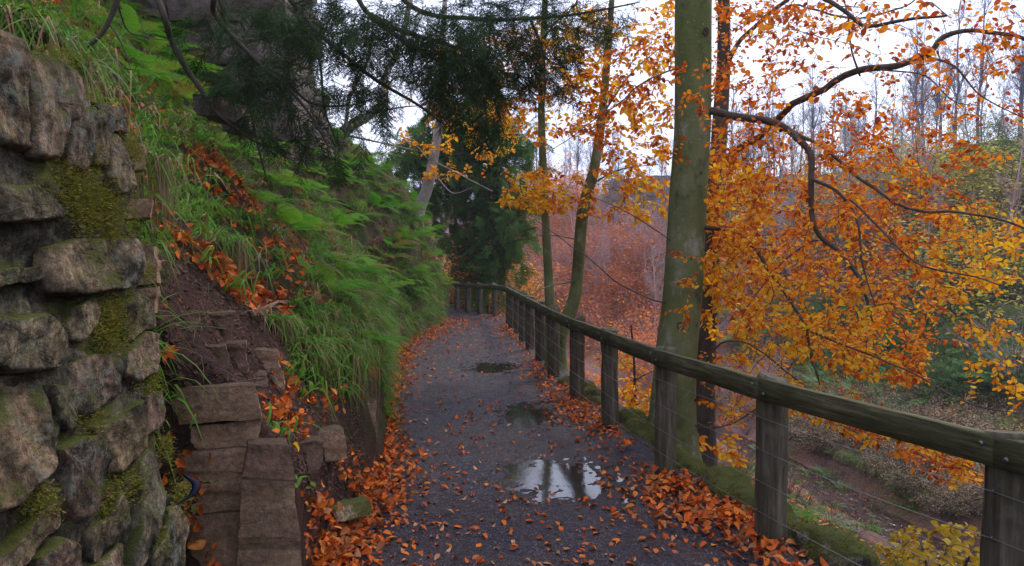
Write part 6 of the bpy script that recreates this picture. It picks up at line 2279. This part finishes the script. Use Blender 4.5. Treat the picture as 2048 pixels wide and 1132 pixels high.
def place_labels(group, what, zones):
    """zones: list of (test(px, py), phrase); members are counted from the left within each zone."""
    mem = [o for o in bpy.data.objects if o.get('group') == group and o.get('category')]
    if not mem:
        return
    P_ = np.array([o.location[:] for o in mem])
    x, y = project(P_)
    done = np.zeros(len(mem), bool)
    for test, phrase in zones:
        ids = [i for i in range(len(mem)) if not done[i] and test(x[i], y[i])]
        ids.sort(key=lambda i: x[i])
        for k, i in enumerate(ids):
            done[i] = True
            if len(ids) == 1:
                mem[i]['label'] = what + ' ' + phrase
            elif k == len(ids) - 1:
                mem[i]['label'] = what + ', rightmost ' + phrase
            elif k < len(ORD):
                mem[i]['label'] = what + ', ' + ORD[k] + ' ' + phrase
            else:
                mem[i]['label'] = what + ', in the crowd ' + phrase


def rows(zs, bands):
    return [((lambda a, b, c, d: (lambda x, y: a <= x < b and c <= y < d))(x0, x1, y0, y1), (zp + ' ' + bp).strip()) for (x0, x1, zp) in zs for (y0, y1, bp) in bands]


BIG = 1e9
place_labels('ferns on the bank', 'bright feathery fern', rows([(-BIG, 330, 'above the stone wall'), (330, 480, 'left of the cliff foot'), (480, 600, 'under the conifer boughs'), (600, 720, 'above the hanging tufts'), (720, 800, 'on the middle bank'), (800, BIG, 'on the far bank edge')],
                                                         [(-BIG, 240, 'near its top'), (240, 340, 'high up'), (340, 430, 'halfway up'), (430, 520, 'lower down'), (520, BIG, 'lowest down')]))
place_labels('small ferns on the farther bank', 'small fern among grass', rows([(-BIG, 600, 'left of the cliff'), (600, 760, 'on the middle bank'), (760, BIG, 'on the far bank edge')], [(-BIG, 330, 'high up'), (330, 480, 'halfway up'), (480, BIG, 'low down')]))
PZ = [(-BIG, 850, 'left of the puddles'), (850, 1010, 'on the left of the path'), (1010, 1180, 'amid the path'), (1180, 1320, 'on the right of the path'), (1320, BIG, 'near the second post')]
PB = [(-BIG, 1040, 'near the puddle'), (1040, 1085, 'nearer'), (1085, BIG, 'nearest')]
place_labels('orange leaves scattered on the path', 'single orange leaf lying flat', rows(PZ, PB))
place_labels('pale leaves scattered on the path', 'pale buff leaf lying flat', rows(PZ, PB))
ms = sorted([o for o in bpy.data.objects if o.get('group') == 'mossy edging stones outside the fence'], key=lambda o: o.location.y)
FP = ['the post at the right edge of the photo', 'the big second post', 'the post before the big beech', 'the post left of the big beech', 'the fifth post', 'the sixth post', 'the seventh post']
for o in ms:
    j = int(np.argmin([abs(o.location.y - FENCE[q][1]) for q in range(1, 8)]))
    same = [p for p in ms if int(np.argmin([abs(p.location.y - FENCE[q][1]) for q in range(1, 8)])) == j]
    r = same.index(o)
    o['label'] = 'mossy edging stone, ' + ['nearest', 'second nearest', 'third nearest', 'fourth nearest', 'fifth nearest', 'sixth nearest'][min(r, 5)] + ' of those beside ' + FP[j]
place_labels('rocks along the stream', 'grey wet stream rock', rows([(0, 1600, 'upstream of the big second post'), (1600, 1720, 'just right of the second post'), (1720, BIG, 'above the golden shrub')], [(-BIG, BIG, '')]))
place_labels('brown brambles outside the fence', 'tangle of bare brown stems', rows([(-BIG, 1480, 'below the big beech'), (1480, 1600, 'behind the second post'), (1600, BIG, 'left of the golden shrub')], [(-BIG, 930, 'farther down'), (930, BIG, 'nearer')]))
place_labels('dry grass clumps outside the fence', 'dry brown grass clump', rows([(-BIG, 1500, 'below the big beech'), (1500, BIG, 'right of the second post')], [(-BIG, 940, 'farther down'), (940, BIG, 'nearer')]))
place_labels('small heather clumps on the stream bank', 'small heather clump', rows([(-BIG, 1840, 'left of the golden shrub'), (1840, 1920, 'above the golden shrub'), (1920, BIG, 'beside the right edge post')], [(-BIG, 960, 'farther back'), (960, BIG, 'nearest the stream')]))
place_labels('low russet shrubs on the stream flat', 'low russet shrub', rows([(-BIG, 1600, 'left of the stream bend'), (1600, 1750, 'on the stream flat'), (1750, 1900, 'above the golden shrub'), (1900, BIG, 'beside the right edge post')], [(-BIG, BIG, '')]))
place_labels('ferns beside the stream', 'green fern beside the stream', rows([(-BIG, 1600, 'left of the bend'), (1600, 1780, 'on the flat'), (1780, BIG, 'at the right')], [(-BIG, BIG, '')]))
place_labels('green tufts outside the fence', 'green grass tuft outside the fence', rows([(-BIG, 1580, 'behind the second post'), (1580, BIG, 'left of the golden shrub')], [(-BIG, 980, 'farther'), (980, BIG, 'nearer')]))
place_labels('ferns outside the fence', 'green fern outside the fence', rows([(-BIG, 1560, 'below the big beech'), (1560, BIG, 'right of the second post')], [(-BIG, BIG, '')]))
SL = [(-BIG, 1090, 'left of the slender beech'), (1090, 1160, 'between the two slim trunks'), (1160, 1240, 'right of the leaning beech'), (1240, 1400, 'just left of the big beech')]
place_labels('russet shrubs on the far slope', 'russet far slope shrub', rows(SL, [(-BIG, 520, 'high up'), (520, 590, 'halfway up'), (590, 660, 'lower down'), (660, BIG, 'behind the rail')]))
place_labels('high russet shrubs on the far slope', 'russet orange shrub near the skyline', rows(SL, [(-BIG, 450, 'highest up'), (450, BIG, 'lower')]))
place_labels('low orange shrubs above the rail', 'low bright orange shrub', rows(SL, [(-BIG, 640, 'above the rail'), (640, BIG, 'behind the fence')]))
place_labels('pinkish twiggy shrubs on the far slope', 'leafless pinkish twiggy shrub', rows(SL, [(-BIG, 470, 'level with the crag'), (470, 540, 'below the crag'), (540, BIG, 'low on the slope')]))
RL = [(-BIG, 1550, 'close right of the dark trunk'), (1550, 1680, 'behind the drooping limb'), (1680, 1800, 'behind the leaf mass middle'), (1800, BIG, 'behind the leaf mass right end')]
RB = [(-BIG, 450, 'near the skyline'), (450, 540, 'halfway down'), (540, BIG, 'low down')]
place_labels('shrubs behind the beech leaves', 'russet shrub', rows(RL, RB))
place_labels('twiggy shrubs behind the beech leaves', 'dark twiggy shrub', rows(RL, RB))
place_labels('bare twigs below the fence', 'tangle of bare pinkish twigs', rows([(-BIG, 1480, 'beside the dark trunk'), (1480, BIG, 'left of the second post')], [(-BIG, 740, 'above the rail'), (740, BIG, 'below the rail')]))
HB = [(-BIG, 1560, 'left of the second post'), (1560, 1700, 'right of the second post'), (1700, 1800, 'beyond the stream bend'), (1800, 1900, 'above the golden shrub'), (1900, BIG, 'beside the right edge post')]
place_labels('heather clumps beside the stream', 'pinkish brown heather clump', rows(HB, [(-BIG, 830, 'farthest back'), (830, 880, 'in the middle'), (880, BIG, 'nearest the stream')]))
place_labels('sedge clumps along the stream', 'grass tuft by the stream', rows(HB, [(-BIG, 860, 'upstream'), (860, 920, 'midway'), (920, BIG, 'nearest')]))
place_labels('small olive shrubs among the heather', 'small olive shrub', rows(HB, [(-BIG, BIG, 'in the heather')]))
place_labels('yellow green bushes on the upper right slope', 'yellow green bush', rows([(-BIG, 1760, 'behind the beech leaves'), (1760, 1880, 'left of the mossy rim'), (1880, BIG, 'under the mossy rim')], [(-BIG, 350, 'high up'), (350, BIG, 'lower down')]))
place_labels('pale green bushes at the right edge', 'pale green bush at the right edge', rows([(-BIG, BIG, 'of the slope')], [(-BIG, 490, 'high up'), (490, 560, 'halfway'), (560, BIG, 'low down')]))
place_labels('evergreen bushes on the crag', 'evergreen bush', rows([(-BIG, 1280, 'on the left half of the crag'), (1280, BIG, 'on the right half of the crag')], [(-BIG, BIG, '')]))
place_labels('evergreen bushes at the right edge', 'dark evergreen bush', [(lambda x, y: True, 'under the mossy rim')])
place_labels('green shrubs on the lower far slope', 'dark green leaved shrub', rows(RL, [(-BIG, 580, 'high up'), (580, 640, 'upper middle'), (640, 700, 'lower middle'), (700, BIG, 'lowest')]))
place_labels('ferns on the far slope', 'dark green far slope fern', rows([(-BIG, 1550, 'close right of the dark trunk'), (1550, 1680, 'below the drooping limb'), (1680, 1800, 'above the rail middle'), (1800, 1920, 'left of the boulders'), (1920, BIG, 'around the boulders')], [(-BIG, 640, 'high'), (640, 700, 'midway'), (700, BIG, 'low')]))
place_labels('pale saplings on the far slope', 'thin pale leafless sapling', rows(SL + RL, [(-BIG, 520, 'higher up'), (520, BIG, 'lower down')]))
place_labels('golden saplings behind the far fence', 'golden sapling behind the far fence', rows([(-BIG, 900, 'at the rock pillar'), (900, 960, 'left of the bend'), (960, BIG, 'at the bend')], [(-BIG, BIG, '')]))
place_labels('bare trees along the top of the far slope', 'thin leafless skyline tree', rows([(-BIG, 1090, 'left of the slender beech'), (1090, 1200, 'between the slim trunks'), (1200, 1345, 'left of the big beech'), (1345, 1500, 'behind the dark trunk'), (1500, 1650, 'under the rising limb'),
                                                                                        (1650, 1800, 'right of the rising limb'), (1800, 1930, 'left of the mossy rim'), (1930, BIG, 'over the mossy rim')], [(-BIG, BIG, '')]))
place_labels('bare trees behind the conifer', 'leafless tree', [(lambda x, y: True, 'behind the drooping conifer')])
place_labels('hanging tufts along the ledge', 'rush tuft with dead brown skirt', rows([(520, 600, 'at the ledge corner'), (600, 660, 'right of the ledge corner'), (660, 720, 'on the middle ledge'), (720, 800, 'at the far ledge end')], [(600, 680, 'upper row'), (680, 800, 'lower row')]))
GZN = [(-BIG, 200, 'above the stone wall'), (200, 330, 'behind the wall end'), (330, 430, 'left of the fern slope'), (430, 520, 'above the bare soil'), (520, 600, 'above the leaf drift'), (600, 680, 'above the hanging tufts'), (680, 740, 'on the middle bank'), (740, 800, 'on the farther bank'), (800, BIG, 'at the far bank edge')]
place_labels('tufts of wood rush on the bank', 'arching green rush tuft', rows(GZN, [(-BIG, 180, 'topmost'), (180, 300, 'high up'), (300, 400, 'halfway'), (400, 500, 'lower'), (500, 600, 'low down'), (600, BIG, 'lowest')]))
place_labels('short grass tufts on the lower bank', 'short fresh grass tuft', rows([(-BIG, 760, 'on the middle bank'), (760, BIG, 'at the far bank foot')], [(-BIG, 580, 'higher'), (580, BIG, 'lower')]))
for o in bpy.data.objects:                # keep every label short enough to read
    l = o.get('label')
    if l and len(l.split()) > 16:
        for a, b in ((' from the left', ''), ('second ', '2nd '), (' of the ', ' of '), ('arching ', ''), ('thin ', '')):
            if len(o['label'].split()) > 16:
                o['label'] = o['label'].replace(a, b)
